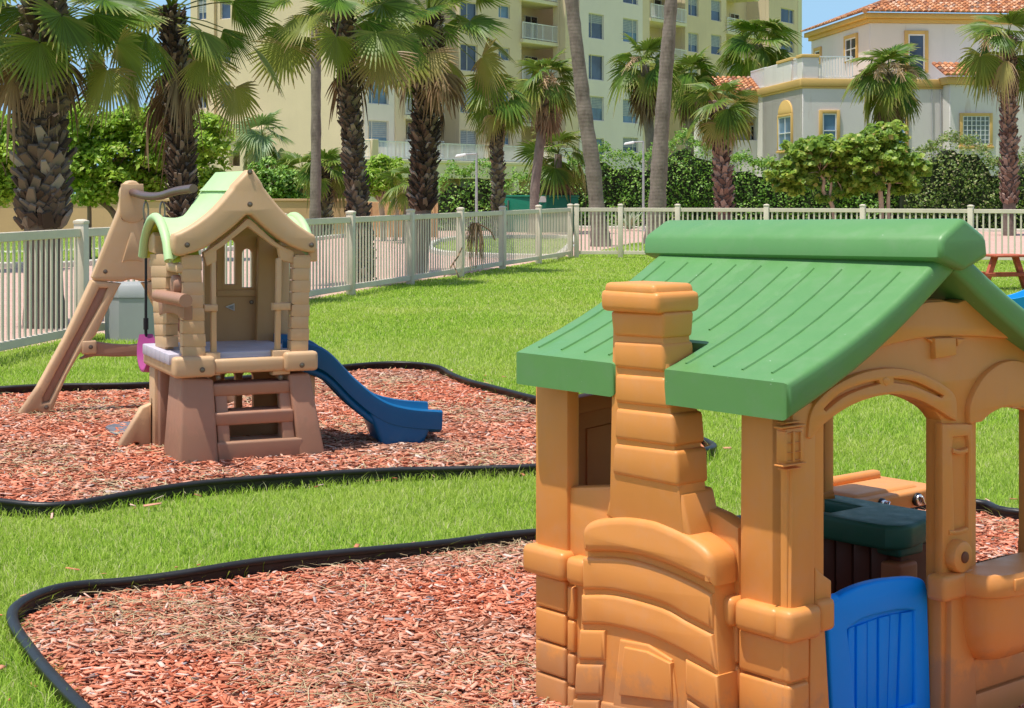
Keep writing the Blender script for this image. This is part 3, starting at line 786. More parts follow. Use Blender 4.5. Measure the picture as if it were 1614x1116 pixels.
# raised plank seams
for i in range(10):
    uu = u0r + .085 + i*.098
    for mir_ in (0, 1):
        pts = []
        for j in range(9):
            k = .06 + .75*j/8
            if not mir_ and un0-.02 < uu < un1+.02 and (ve+(vr-ve)*k) < .10: continue
            v = ve+(vr-ve)*k
            pts.append(HP(uu, 1.2-v if mir_ else v, slope(k)+.0005))
        b.tube(pts, .0042, 6)
b.build('roof', M_GR, house)
b = MB()
cap = [(.492,1.325),(.497,1.368),(.510,1.383),(.590,1.424),(.60,1.426),(.610,1.424),(.690,1.383),(.703,1.368),(.708,1.325),(.700,1.317),(.605,1.287),(.595,1.287),(.500,1.317)]
b.plate([cap], None, 0, 1.12, .016, 3, 0, M=fG.mat(0) @ Matrix.Translation((.0,1.42,0)) @ Matrix.Rotation(R(-1.0),4,'X') @ Matrix.Translation((0,-1.42,-.455)))
b.build('ridge_cap', M_GR, house)
# ================================================================== the play tower with slide, steps and swing beam
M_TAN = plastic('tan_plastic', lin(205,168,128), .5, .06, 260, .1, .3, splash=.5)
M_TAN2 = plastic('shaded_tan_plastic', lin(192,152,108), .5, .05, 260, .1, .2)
M_TB = plastic('cocoa_plastic', lin(166,122,98), .52, .07, 260, .1, .3, splash=.6)
M_LG = plastic('mint_plastic', lin(176,206,150), .45, .05, 260, .08, .2)
M_YG = plastic('lime_plastic', lin(196,206,70), .45, .05, 260, .08, .1)
M_SB = plastic('slide_blue_plastic', lin(0,88,138), .36, .06, 260, .08, .12)
M_LAV = plastic('grey_deck_plastic', lin(186,178,190), .5, .06, 260, .1, .25)
M_POLE = simple('brown_steel', lin(104,80,76), .35, .08, metal=.2)
M_BOLT = simple('bolt_steel', (.22,.2,.18,1), .35, .2, metal=.8)
M_HOLE_SHADE = simple('bolt_recess_shade', (.16,.11,.075,1), .7, .2)
M_PINK = plastic('pink_plastic', lin(158,64,122), .4, .05, 260, .08, .1)
M_ROPE = simple('black_rope', (.012,.012,.014,1), .75, .2)

TA = Vector((.914, .407)).normalized(); TN = Vector((TA.y, -TA.x)); TB = -TN
g0 = G(284, 736)
T0 = Vector((g0.x, g0.y)) - TN * .10          # front-left corner of the tower, plane of the posts
fT = Frame(T0, TA)
tower = thing('play_tower', 'beige plastic climbing tower with mint roof, brown steps, blue slide and swing beam', 'play tower', (*(T0 + TA*.45 + TB*.4), 0))
def TP(a, b_, z):
    q = T0 + TA*a + TB*b_
    return Vector((q.x, q.y, z))
TD = .74                                        # depth of the tower
def tz(px, py, off=0): return fT.inv(px, py, off)
aL = tz(288, 560)[0]; aR = tz(488, 556)[0]
# ---- front frame: brick posts, slim posts, gable board
b = MB()
ev = tz(285,402)[1]; pk = tz(393,266)[1]; zpl = tz(300,565)[1]
def bricks(x0t, x1t, x0b, x1b, yt, yb, n=8, off=0):
    rows = [yt + (yb-yt)*i/n for i in range(n+1)]
    for i in range(n):
        k0, k1 = i/n, (i+1)/n; w0 = 1.2 if i % 2 else 0
        q = fT.px([(x0t+(x0b-x0t)*k0, rows[i]+.5),(x1t+(x1b-x1t)*k0-w0, rows[i]+.5),(x1t+(x1b-x1t)*k1-w0, rows[i+1]-.5),(x0t+(x0b-x0t)*k1, rows[i+1]-.5)], off)
        b.plate([q], fT, off, .075, .0035, 2)
bricks(287,318,288,326,404,567); bricks(463,490,458,487,404,556)
cL = fT.px([(289,402),(316,402),(323,567),(290,567)], -.012); b.plate([cL], fT, -.003, .06, .004)
cR = fT.px([(465,402),(488,402),(485,556),(460,556)], -.012); b.plate([cR], fT, -.003, .06, .004)
def tpl(pts, off=0, th=.04, bev=.008, mi=0): b.plate([fT.px(pts, off)], fT, off, th, bev, 2, mi)
tpl([(333,412),(341,412),(342.5,560),(333,560)], -.015, .035, .010); tpl([(436,408),(445,404),(443,552),(434,553)], -.015, .035, .010)
tpl([(322,480.5),(344,480.5),(344,491),(322,491)], 0, .06, .01); tpl([(431,478),(459,477.5),(459,489),(431,489.5)], 0, .06, .01)
tpl([(320,398),(342,386),(342,412),(326,420)], -.012, .045, .01); tpl([(437,384),(464,396),(463,416),(442,410)], -.012, .045, .01)
tpl([(324,556),(348,556),(348,592),(326,592)], .012, .08, .010); tpl([(430,553),(458,552),(458,590),(430,592)], .012, .08, .010)
# barge board
bo = sm2([(283,404),(275,398),(274,372),(285,366),(310,352),(340,328),(366,298)],3) + [(367,297)] + [(369,292),(392,268),(400,267.5),(414,289),(416,294)] + sm2([(417,296),(440,325),(465,350),(488,366),(498,373),(499,394),(490,398),(474,394)],3)
bi = sm2([(460,388),(440,376),(420,360),(402,344),(396,339)],3) + [(389,339)] + sm2([(385,342),(368,358),(345,376),(320,393),(290,403)],3)
b.plate([fT.px(bo + bi, .035)], fT, .035, .11, .018, 3)
inner = sm2([(455,393),(436,382),(418,366),(402,351),(394,345)],3) + sm2([(390,345),(372,362),(348,381),(322,399)],3) + [(322,406),(350,390),(392,357),(430,386),(455,401)]
b.plate([fT.px(inner, .0)], fT, -.01, .05, .006)
b.build('front_frame', M_TAN, tower)
# bolts of the whole tower as one hardware part each side: dark disc painted as the shade of a recess + washer
def bolt(p, ax, r=.014):
    bb = MB()
    bb.disc(p, ax, r*1.1, .004, 18, .0015, 1); bb.disc(p + ax*.003, ax, r*.55, .005, 14, .001, 0)
    bb.build('bolt', [M_BOLT, M_HOLE_SHADE], tower)
n3 = Vector((TN.x, TN.y, 0))
for (px, py, off) in ((394,271,.037),(394,322,.037),(295,386,.037),(491,386,.037),(319,583,.057),(476,575.5,.057),(344,595,.0),(442,595,.0)):
    t, z = tz(px, py, off); bolt(fT.P(t, z, off), n3)
# ---- platform
b = MB()
q = lambda x,y: tz(x,y,.05)
zt_, zb_ = q(300,563)[1], q(300,596)[1]
la, ra = q(274,575)[0], q(502,570)[0]
b.fbox(fT, la, q(340,570)[0], zb_, zt_, -.03, .055, .022, 3)
b.fbox(fT, q(449,570)[0], ra, zb_+.01, zt_+.005, -.03, .055, .022, 3)
b.fbox(fT, q(338,570)[0], q(452,570)[0], zb_+.012, zt_-.02, -.03, .03, .02, 3)
b.fbox(fT, la+.0, la+.16, zb_, zt_, -TD-.05, -.02, .022, 3); b.fbox(fT, ra-.1, ra, zb_+.005, zt_, -TD-.05, -.02, .022, 3)
b.fbox(fT, la+.02, ra-.02, zb_+.005, zt_-.01, -TD-.05, -TD+.05, .02, 3)
b.build('platform', M_TAN, tower)
b = MB()
for i in range(6):
    d0 = -.03 - (TD-.02)*i/6; d1 = -.03 - (TD-.02)*(i+1)/6 + .006
    b.fbox(fT, la-.012, ra-.09, zt_-.05, zt_+.012, d1, d0, .008, 2)
b.build('deck', M_LAV, tower)
# ---- base: flared legs and steps
b = MB()
fB = fT
def hexpx(tl_, tr_, br_, bl_, ot, ob, dep=.5):
    p = [fT.inv(*bl_, ob), fT.inv(*br_, ob), fT.inv(*tl_, ot), fT.inv(*tr_, ot)]
    b.hexa([fT.P(*p[0],ob), fT.P(*p[1],ob), fT.P(p[1][0],p[1][1],ob-dep), fT.P(p[0][0]+.0,p[0][1],ob-dep),
            fT.P(*p[2],ot), fT.P(*p[3],ot), fT.P(p[3][0],p[3][1],ot-dep+.1), fT.P(p[2][0],p[2][1],ot-dep+.1)], .018, 3)
hexpx((287,594),(337,598),(346,737),(282,742), .02, .10, .42)
hexpx((455,590),(489,588),(515,724),(474,730), .02, .10, .40)
def step(x0t,x1t,yt,yb,x0b,x1b,ot,dep,bev=.014):
    p = [fT.inv(x0b,yb,ot), fT.inv(x1b,yb,ot), fT.inv(x0t,yt,ot), fT.inv(x1t,yt,ot)]
    z0 = (p[0][1]+p[1][1])/2; z1 = (p[2][1]+p[3][1])/2
    b.hexa([fT.P(p[0][0],z0,ot-.01), fT.P(p[1][0],z0,ot-.01), fT.P(p[1][0],z0,ot-dep), fT.P(p[0][0],z0,ot-dep),
            fT.P(p[2][0],z1,ot), fT.P(p[3][0],z1,ot), fT.P(p[3][0],z1,ot-dep), fT.P(p[2][0],z1,ot-dep)], bev, 3)
step(335,457,603,623,336,459,.02,.18); step(338,463,648,669,340,465,.055,.2)
step(343,478,694,740,345,481,.085,.2)
# stringers between the steps
hexpx((338,618),(358,618),(364,700),(344,700), .0, .06, .12); hexpx((440,614),(458,614),(466,694),(446,694), .0, .06, .12)
b.build('step_base', M_TB, tower)
# ---- left side wall (window with sill) and its foot
fL = Frame(T0, TN)           # faces left; t = -depth
b = MB()
def lpl(pts, off=0, th=.05, bev=.008, mi=0): b.plate([fL.px(pts, off)], fL, off, th, bev, 2, mi)
# back-left brick post
rows = [400 + (548-400)*i/8 for i in range(9)]
for i in range(8):
    x0 = 236 + i*1.1; x1 = 262 - (0 if i % 2 else 1.0)
    lpl([(x0, rows[i]+.5),(x1, rows[i]+.6),(x1, rows[i+1]-.6),(x0+1.1, rows[i+1]-.5)], 0, .07, .0035)
lpl([(240,400),(260,400),(260,550),(247,550)], -.005, .05, .004)
lpl([(232,374),(240,366),(243,372),(243,400),(234,397)], .012, .08, .010)
# sill arch, sill bar and steering-wheel boss
b2 = MB()
b2.plate([fL.px([(250,474),(291,482),(291,505)] + sm2([(288,503),(278,496),(265,493),(252,497)],3), .0)], fL, .005, .05, .008)
p0, p1 = fL.inv(249,466,.03), fL.inv(293,474,.03)
b2.tube([fL.P(*p0,.03), fL.P(*p1,.03)], .036, 14)
c = fL.P(*fL.inv(279,449,-.02), -.02); b2.disc(c, Vector((fL.n.x,fL.n.y,0)), .055, .06, 22, .012)
b2.build('window_sill', M_TB, tower)
b.build('side_wall', M_TAN, tower)
# back-left support down to the ground, with the flared foot
b = MB()
lowz = zb_
b.fbox(fL, -TD+.01, -TD+.16, -.02, lowz, -.08, .0, .015, 2)
b.fbox(fL, -TD+.13, -TD+.22, -.02, lowz, -.10, -.02, .012, 2, mi=1)
fF2 = Frame(T0 + TB*(TD-.08) , TA)
ft = [(-.20,-.02),(-.19,.035),(-.06,.24),(-.005,.26),(-.005,-.02),(-.06,-.02),(-.075,.035),(-.10,.04),(-.125,.0)]
b.plate([ft], fF2, .03, .07, .014, 3)
b.fbox(fF2, .0, .05, -.02, .30, -.03, .045, .012, 2)
b.build('support_leg', [M_TAN, M_TB], tower)
b = MB()
b.fbox(fL, -.30, -.20, -.02, lowz, -.86, -.78, .015, 2); b.build('support_leg', M_TAN, tower)
b = MB(); b.fbox(fL, -TD+.0, -TD+.12, -.02, lowz, -.86, -.78, .015, 2)
b.build('support_leg', M_TAN, tower)
# ---- back wall with three arched windows and the lower arched panel
fBk = Frame(T0 + TB*(TD-.03), TA)
b = MB()
def bp(pts): return fBk.px(pts, 0)
wallo = [(322,404),(336,376),(392,318),(440,366),(452,392),(452,560),(322,566)]
h1 = [(350,468)] + sm2([(350,404),(355,390),(362,382),(369,387),(373,398)],3) + [(373,468)]
def arch(x0,x1,yt,yb): 
    xm=(x0+x1)/2; r=(x1-x0)/2
    return [(x0,yb)] + [(xm-r*math.cos(math.pi*i/8), yt+r-r*math.sin(math.pi*i/8)) for i in range(9)] + [(x1,yb)]
hs = [arch(332,340,392,452), arch(355,372,377,448), arch(382,399,392,453)]
b.plate([bp(wallo)] + [bp(h) for h in hs], fBk, 0, .05, .008)
for x0,x1,y0,y1 in ((341,405,457,467),(341,348,377,457),(404,411,392,560),(341,405,540,548)):
    b.plate([bp([(x0,y1),(x1,y1),(x1,y0),(x0,y0)])], fBk, .018, .03, .006, 2)
# back columns
b.plate([bp([(404,372),(448,392),(430,560),(400,560)])], fBk, .06, .05, .012)
low = [(330,566),(452,560),(452,730),(330,738)]
hl = [arch(356,373,586,656), arch(384,401,586,656)]
b.plate([bp(low)] + [bp(h) for h in hl], fBk, -.02, .05, .008)
b.fbox(fBk, 0, .86, -.02, .10, -.06, .0, .01, 2)
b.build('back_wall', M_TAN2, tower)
b = MB()
b.plate([bp([(354,483.5),(369,478),(369,490)])], fBk, .012, .012, .002, 1)
b.plate([bp([(358,483.7),(367.5,480.5),(367.5,488)])], fBk, .015, .006, .001, 1, mi=1)
b.build('emblem', [simple('emblem_grey',(.62,.62,.64,1),.4,.05), simple('emblem_dark',(.30,.30,.32,1),.4,.05)], tower)
for x,y in ((395,476),(397,539)):
    t,z = fBk.inv(x,y,0); bolt(fBk.P(t,z,.02), n3, .012)
# right side rail and back gable board
b = MB()
fRt = Frame(T0 + TA*aR, TN)
b.fbox(fRt, -TD, -TD+.14, zt_, ev+.05, -.06, 0, .012, 2); b.fbox(fRt, -TD+.13, 0, ev-.05, ev+.03, -.05, -.002, .012, 2)
b.build('side_frame', M_TAN, tower)
b = MB(); b.fbox(fL, -TD, 0, ev-.10, ev-.05, -.05, -.002, .012, 2); b.build('side_frame', M_TAN, tower)
# ---- roof: mint panels arching over the side windows, and the ridge piece
b = MB()
am = tz(393,300)[0]; zr0 = tz(367,297,.0)[1]
def panel(sgn, a_e, a_r):
    top = []; nb, nw = 14, 10; th = .022
    for j in range(nw+1):
        w_ = j/nw; row = []
        for i in range(nb+1):
            u = i/nb
            a = a_r + (a_e-a_r)*w_
            z = zr0 + (ev+.0-zr0)*w_ - .05*math.sin(math.pi*w_) + (w_**1.4)*.235*math.sin(math.pi*u)**.62 - .02*w_
            row.append((a, .04+(TD-.02)*u, z))
        top.append(row)
    vs = [TP(*p) for r in top for p in r] + [TP(p[0],p[1],p[2]-th) for r in top for p in r]
    m = nb+1; o = len(vs)//2; fs = []
    for j in range(nw):
        for i in range(nb):
            fs.append((j*m+i, j*m+i+1, (j+1)*m+i+1, (j+1)*m+i)); fs.append((o+j*m+i, o+(j+1)*m+i, o+(j+1)*m+i+1, o+j*m+i+1))
    for i in range(nb): fs.append((nw*m+i, nw*m+i+1, o+nw*m+i+1, o+nw*m+i)); fs.append((i+1, i, o+i, o+i+1))
    for j in range(nw): fs.append((j*m, (j+1)*m, o+(j+1)*m, o+j*m)); fs.append((j*m+nb, o+j*m+nb, o+(j+1)*m+nb, (j+1)*m+nb))
    b.raw(vs, fs)
    # rolled rim of the arch, down to the eave
    rim = [TP(*p) for p in top[-1]]
    b.tube([p + Vector((0,0,-.012)) for p in rim], .027, 10)
    return rim
panel(-1, tz(279,400)[0]-.035, am-.085); panel(1, tz(490,398)[0]+.02, am+.085)
b.build('roof', M_LG, tower, ang=60)
b = MB()
a_e = tz(279,400)[0]-.035
lin_ = [TP(a_e+.02, .04+(TD-.02)*i/14, ev - .045 + .222*math.sin(math.pi*i/14)**.62) for i in range(15)]
lin2 = [p + Vector((TA.x,TA.y,0))*.15 + Vector((0,0,.02)) for p in lin_]
b.loft([lin_, lin2], closed=False); b.build('roof_lining', M_YG, tower, ang=60, recalc=False)
b = MB()
ca = [(am-.112,zr0-.012),(am-.09,zr0+.005),(am-.012,pk-.012),(am+.012,pk-.012),(am+.09,zr0+.005),(am+.112,zr0-.012),(am+.08,zr0-.02),(am,pk-.05),(am-.08,zr0-.02)]
b.plate([ca], None, 0, TD-.04, .008, 2, M=fT.mat(-TD/2-.02))
b.build('ridge_cap', M_LG, tower)
# ---- slide
b = MB()
s0 = TP(aR-.02, .36, 0).xy; sdir = Vector((.965,.262)).normalized(); sn = Vector((sdir.y,-sdir.x))
def SP(x, y, z): q = s0 + sdir*x + sn*y; return Vector((q.x,q.y,z))
cl = catmull([(-.06,0,.535),(.06,0,.525),(.20,0,.47),(.36,0,.31),(.52,0,.185),(.68,0,.135),(.88,0,.115)], 5)
hw = .19; rings = []
for i, p in enumerate(cl):
    k = i/(len(cl)-1); rh = .115 - .02*k; fl = 0
    x, z = p.x, p.z
    sec = [(-hw-.03,z+rh-.055),(-hw-.032,z+rh-.012),(-hw-.018,z+rh),(-hw+.006,z+rh-.004),(-hw+.022,z+.02),(-hw+.055,z),(0,z-.006),(hw-.055,z),(hw-.022,z+.02),(hw-.006,z+rh-.004),(hw+.018,z+rh),(hw+.032,z+rh-.012),(hw+.03,z+rh-.055),(hw+.016,z-.02),(hw-.04,z-.045),(0,z-.05),(-hw+.04,z-.045),(-hw-.016,z-.02)]
    rings.append([SP(x, -y, zz) for y, zz in sec])
b.loft(rings)
# ribs beneath and the foot
for yy in (-.15, .15): b.sweep
for yy in (-.165,.165):
    pts = [SP(p.x, yy, p.z-.055) for p in cl[4:26]]; b.tube(pts, .022, 8)
b.hexa([SP(.54,.19,-.03),SP(.76,.17,-.03),SP(.76,-.17,-.03),SP(.54,-.19,-.03),SP(.44,.205,.22),SP(.82,.205,.11),SP(.82,-.205,.11),SP(.44,-.205,.22)], .03, 3)
b.build('slide', M_SB, tower, ang=50)
# ---- swing beam and A-frame
pA = G(45, 656); fA = Frame((pA.x, pA.y), TA)
ap = fA.inv(206, 290); t0A = ap[0]
apx = fA.P(ap[0], ap[1]-.06, 0)
b = MB()
def mirr(p): return [(2*t0A - t, z) for t, z in p[::-1]]
cap_l = fA.px([(204.5,284.5),(199,285.5),(194,290),(190,297),(187.5,307),(189,312),(186,330)])
lower_l = fA.px([(144,436),(148,442),(190,444)])
tip = [(t0A, cap_l[0][1])]
inner_arch = fA.px(sm2([(190,444),(198,441.5),(204.5,440)],3))
o = cap_l + lower_l[:2] + inner_arch
zc_ = inner_arch[-1][1]
half = o + [(t0A, zc_)]
b.plate([o + mirr(o)], fA, .05, .10, .020, 3)
tri = fA.px([(205,366),(203.5,366),(190,413),(196,410),(205,409)]); tri = [(t0A, tri[0][1])] + tri[1:4] + [(t0A, tri[4][1])]
b.plate([tri[1:4] + mirr(tri[1:4])], fA, .058, .012, .004, 2)
b.plate([sm2([(t0A-.075,ap[1]-.0),(t0A-.085,ap[1]-.15),(t0A-.07,ap[1]-.235),(t0A,ap[1]-.265),(t0A+.07,ap[1]-.235),(t0A+.085,ap[1]-.15),(t0A+.075,ap[1])],3)], fA, .06, .02, .006, 2)
b.build('swing_frame_head', M_TAN, tower)
legpts = [(142.5,441),(100,532),(57,610),(29,650),(33,661),(44,657),(49,648),(57,645),(68,654),(78,654),(88,630),(104,592),(122,560),(150,527),(172,480),(186,452),(190,446)]
slot = [(155,454),(168,454),(160,474),(120,545),(92,600),(76,632),(66,634),(66,626),(90,580),(130,505)]
for side in (0, 1):
    b = MB(); pp = fA.px(legpts); sl_ = fA.px(slot)
    if side: pp = mirr(pp); sl_ = mirr(sl_)
    b.plate([pp, sl_], fA, .045, .09, .018, 3); b.plate([sl_], fA, .022, .03, .004, 2, mi=1)
    b.build('swing_frame_leg', [M_TAN, M_TB], tower)
b = MB()
br = fA.px(sm2([(124,565),(134,558),(138,537),(150,538),(180,542),(208,543)],3)); bl = fA.px(sm2([(208,561),(180,562),(150,561),(128,566)],3))
br[-1] = (t0A, br[-1][1]); bl[0] = (t0A, bl[0][1])
oo_ = br + bl
b.plate([br + [(2*t0A-t, z) for t, z in br[::-1]][1:] + [(2*t0A-t, z) for t, z in bl[::-1]][:-1] + bl], fA, .03, .06, .012, 3, mi=1)
for sg in (-1, 1):
    t_, z_ = fA.inv(139,546); t_ = t_ if sg < 0 else 2*t0A-t_
    b.fbox(fA, t_-.05, t_+.05, z_-.05, z_+.045, 0, .05, .014, 3)
b.build('swing_frame_brace', [M_TAN, M_TB], tower)
for x,y in ((194.5,343),(166,428),(143,547),(73,642)):
    t,z = fA.inv(x,y,.05); bolt(fA.P(t,z,.052), n3, .014)
    bolt(fA.P(2*t0A-t,z,.052), n3, .014)
b = MB()
end = TP(tz(352,297)[0], TD-.02, ZP(297, 9.7)); st = fA.P(t0A, ap[1]-.055, .02)
mid = (st+end)/2 + Vector((0,0,-.035))
beam = catmull([st, st*.75+end*.25+Vector((0,0,-.03)), mid, st*.25+end*.75-Vector((0,0,.01)), end], 5)
b.tube(beam, .026, 14); b.build('swing_beam', M_POLE, tower)
# ---- the swing hanging from the beam: a thing of its own
def onbeam(px):
    for i in range(len(beam)-1):
        a_, c_ = beam[i], beam[i+1]; xa = CX+F*a_.x/a_.y; xc = CX+F*c_.x/c_.y
        if (xa-px)*(xc-px) <= 0: return a_ + (c_-a_)*((px-xa)/(xc-xa))
    return beam[len(beam)//2]
A1, A2 = onbeam(230), onbeam(256)
swing = thing('swing', 'pink plastic swing seat on black ropes beside the beige tower', 'swing', ((A1+A2)/2).xy.to_3d()+Vector((0,0,.4)))
zt1 = ZP(530, A1.y)
S1 = Vector((A1.x, A1.y, zt1)); S2 = Vector((A2.x, A2.y, zt1))
b = MB()
dv = (S2-S1); dv.z = 0; ln = dv.length; dv.normalize(); wd = Vector((-dv.y, dv.x, 0))
rings = []
for i in range(15):
    k = i/14; x = (k-.5)*2
    z = zt1 - .21 + .21*abs(x)**2.2; c = S1 + dv*ln*(.5 + .5*x); c.z = z
    hwid = .08 - .036*abs(x)**6
    rings.append([c - wd*hwid, c - wd*hwid*.5 - Vector((0,0,.006)), c + wd*hwid*.5 - Vector((0,0,.006)), c + wd*hwid, c + wd*hwid + Vector((0,0,.014)), c - wd*hwid + Vector((0,0,.014))])
b.loft(rings); b.build('seat', M_PINK, swing, ang=50)
for A_, S_ in ((A1,S1),(A2,S2)):
    b = MB(); top = A_ - Vector((0,0,.04))
    b.tube([top-Vector((0,0,.12)), S_+Vector((0,0,.10))], .009, 8)
    b.tube([S_+Vector((0,0,.12)), S_+Vector((0,0,.045))], .017, 8); b.tube([top-Vector((0,0,.20)), top-Vector((0,0,.13))], .016, 8)
    b.tube([S_+Vector((0,0,.05)), S_-Vector((0,0,.02))], .010, 8)
    lk = [top + wd*.016*math.sin(a2) + Vector((0,0,-.065+.065*math.cos(a2))) for a2 in [2*math.pi*i/14 for i in range(14)]]
    b.tube(lk, .006, 6, mi=1, closed=True)
    b.build('rope', [M_ROPE, M_BOLT], swing)
# ================================================================== palms, trees, hedges, shrubs
M_FROND = island('palm_frond', [(0,(.022,.068,.006,1)),(.5,(.052,.130,.011,1)),(1,(.105,.205,.022,1))], .45, .22, spec=.22, dry=((.26,.27,.05,1),(.30,.20,.10,1)))
M_FROND_B = island('blue_palm_frond', [(0,(.09,.17,.075,1)),(.5,(.13,.23,.10,1)),(1,(.19,.29,.13,1))], .45, .25, spec=.4, dry=((.34,.38,.14,1),(.42,.31,.17,1)))
M_DEADF = island('dead_frond', [(0,(.13,.075,.04,1)),(.5,(.24,.15,.085,1)),(1,(.36,.25,.15,1))], .85)
M_BOOT = island('palm_boot', [(0,(.045,.030,.022,1)),(.35,(.10,.068,.050,1)),(.65,(.145,.105,.080,1)),(.90,(.22,.175,.14,1)),(.97,(.36,.31,.27,1)),(1,(.18,.09,.045,1))], .9)
M_BOOTD = island('dark_palm_boot', [(0,(.030,.020,.015,1)),(.45,(.075,.048,.034,1)),(.75,(.13,.09,.066,1)),(.93,(.24,.19,.155,1)),(1,(.36,.31,.27,1))], .9)
M_BOOTR = island('red_palm_boot', [(0,(.09,.05,.038,1)),(.5,(.21,.13,.10,1)),(1,(.33,.24,.20,1))], .9)
M_FLOWER = island('palm_flower_stalk', [(0,(.42,.28,.15,1)),(1,(.58,.43,.27,1))], .9)
def bark(name, c1, c2, rings=18):
    m, t, b = nt(name); v = coords(t, (1,1,1)); v2 = coords(t, (3,3,1.2))
    n1 = noise(t, v2, 3, 6, .7); n2 = noise(t, v, 2.0, 4)
    wv = N(t,'ShaderNodeTexWave'); wv.bands_direction = 'Z'; wv.inputs['Scale'].default_value = rings/6; wv.inputs['Distortion'].default_value = 4; wv.inputs['Detail'].default_value = 3
    t.links.new(v, wv.inputs['Vector'])
    col = ramp(t, n1, [(.3,c1),(.7,c2)]); col = mixc(t, ramp(t, n2, [(.4,(0,0,0,1)),(.7,(.6,.6,.6,1))]), col, mul(c2,1.3))
    t.links.new(col, b.inputs['Base Color']); b.inputs['Roughness'].default_value = .95
    bump(t, b, mixc(t, .12, n1, wv.outputs['Fac']), .6, .03); return m
M_BARK = bark('grey_palm_bark', (.105,.078,.062,1), (.23,.185,.155,1))
M_CORE = bark('palm_core', (.085,.062,.048,1), (.17,.13,.105,1))
M_WOODB = bark('brown_bark', (.09,.065,.05,1), (.20,.15,.11,1))
M_LIMB = bark('pale_limb', (.30,.22,.15,1), (.45,.35,.25,1))

def fan_leaf(rs, Rl, nseg, spread, dryness, pet, az, el, droop, tilt):
    """one palmate leaf; returns verts (n,3), quad faces, dry attr. local: petiole along forward dir then blade"""
    f = np.array([math.cos(az)*math.cos(el), math.sin(az)*math.cos(el), math.sin(el)])
    side = np.array([-math.sin(az), math.cos(az), 0.0]); up = np.cross(f, side)*-1
    up = np.cross(f, side); up = up if up[2] >= 0 else -up
    # petiole end, arching down a little
    pe = f*pet + np.array([0,0,-.10*pet*(1-el*.4)])
    el2 = el - tilt
    f2 = np.array([math.cos(az)*math.cos(el2), math.sin(az)*math.cos(el2), math.sin(el2)])
    up2 = np.cross(f2, side); 
    if up2 @ up < 0: up2 = -up2
    roll = rs.uniform(-1,1)*(.35+.75*min(1,max(0,(1.2-el)/1.6))); s2 = side*math.cos(roll)+up2*math.sin(roll); u2 = np.cross(f2,s2); u2 = u2 if u2@up2>0 else -u2
    th = (np.arange(nseg)+.5)/nseg*spread - spread/2
    dth = spread/nseg
    rho = np.array([.03,.34,.57,.80,1.0]); wfac = np.array([1.0,1.0,1.0,.62,.10])
    L = Rl*(1-.28*np.abs(th/(spread/2))**1.8)*rs.uniform(.84,1.08,nseg)
    V = np.zeros((nseg,5,3,3)); D = np.zeros((nseg,5,3))
    fold = .20
    brk = rs.random(nseg) < .22
    for j in range(5):
        r = L*rho[j]
        hw_ = np.minimum(L*rho[j],L*.66)*math.tan(dth/2)*wfac[j]
        for k,(sg,hh) in enumerate(((-1,0),(0,1),(1,0))):
            x = r*np.cos(th) - sg*hw_*np.sin(th); y = r*np.sin(th) + sg*hw_*np.cos(th)
            z = hh*hw_*.7 + fold*np.abs(y)*(.55) - .10*Rl*(r/Rl)**2
            P = f2[None]*x[:,None] + s2[None]*y[:,None] + u2[None]*z[:,None]
            dz = droop*(max(0,rho[j]-.45)**1.6)*L*(1+1.3*brk)
            P[:,2] -= dz
            V[:,j,k] = P + pe
            D[:,j,k] = dryness + (.70*max(0,rho[j]-.72)/.28)*rs.uniform(.0,1.5,nseg) + np.where(np.abs(th)>spread*.40,.22,0)
    faces = []
    for s_ in range(nseg):
        for j in range(4):
            for k in range(2):
                a = (s_*5+j)*3+k; faces.append((a,a+1,a+4,a+3))
    # petiole as a thin 3-sided strip
    n0 = nseg*15; pv = []
    for q in range(4):
        c = pe*(q/3) + np.array([0,0,.05*pet*math.sin(math.pi*q/3)]); w_ = .016*Rl/.75*(1.3-.5*q/3)
        pv += [c - side*w_, c + side*w_, c + up*w_*.9]
    for q in range(3):
        for k in range(3):
            faces.append((n0+q*3+k, n0+q*3+(k+1)%3, n0+(q+1)*3+(k+1)%3, n0+(q+1)*3+k))
    verts = np.concatenate([V.reshape(-1,3), np.array(pv)]); dry = np.concatenate([D.reshape(-1), np.full(12, dryness+.12)])
    return verts, faces, dry
def leaf_cluster(name, parts, mat, parent):
    vs, fs, ds, o = [], [], [], 0
    for v_,f_,d_ in parts:
        vs.append(v_); ds.append(d_); fs += [tuple(i+o for i in q) for q in f_]; o += len(v_)
    V = np.concatenate(vs)
    me = bpy.data.meshes.new(name); me.from_pydata(V.tolist(), [], fs); me.update()
    a = me.attributes.new('dry','FLOAT','POINT'); a.data.foreach_set('value', np.concatenate(ds).astype(np.float32))
    return finish(name, me, mat, parent, ang=0)
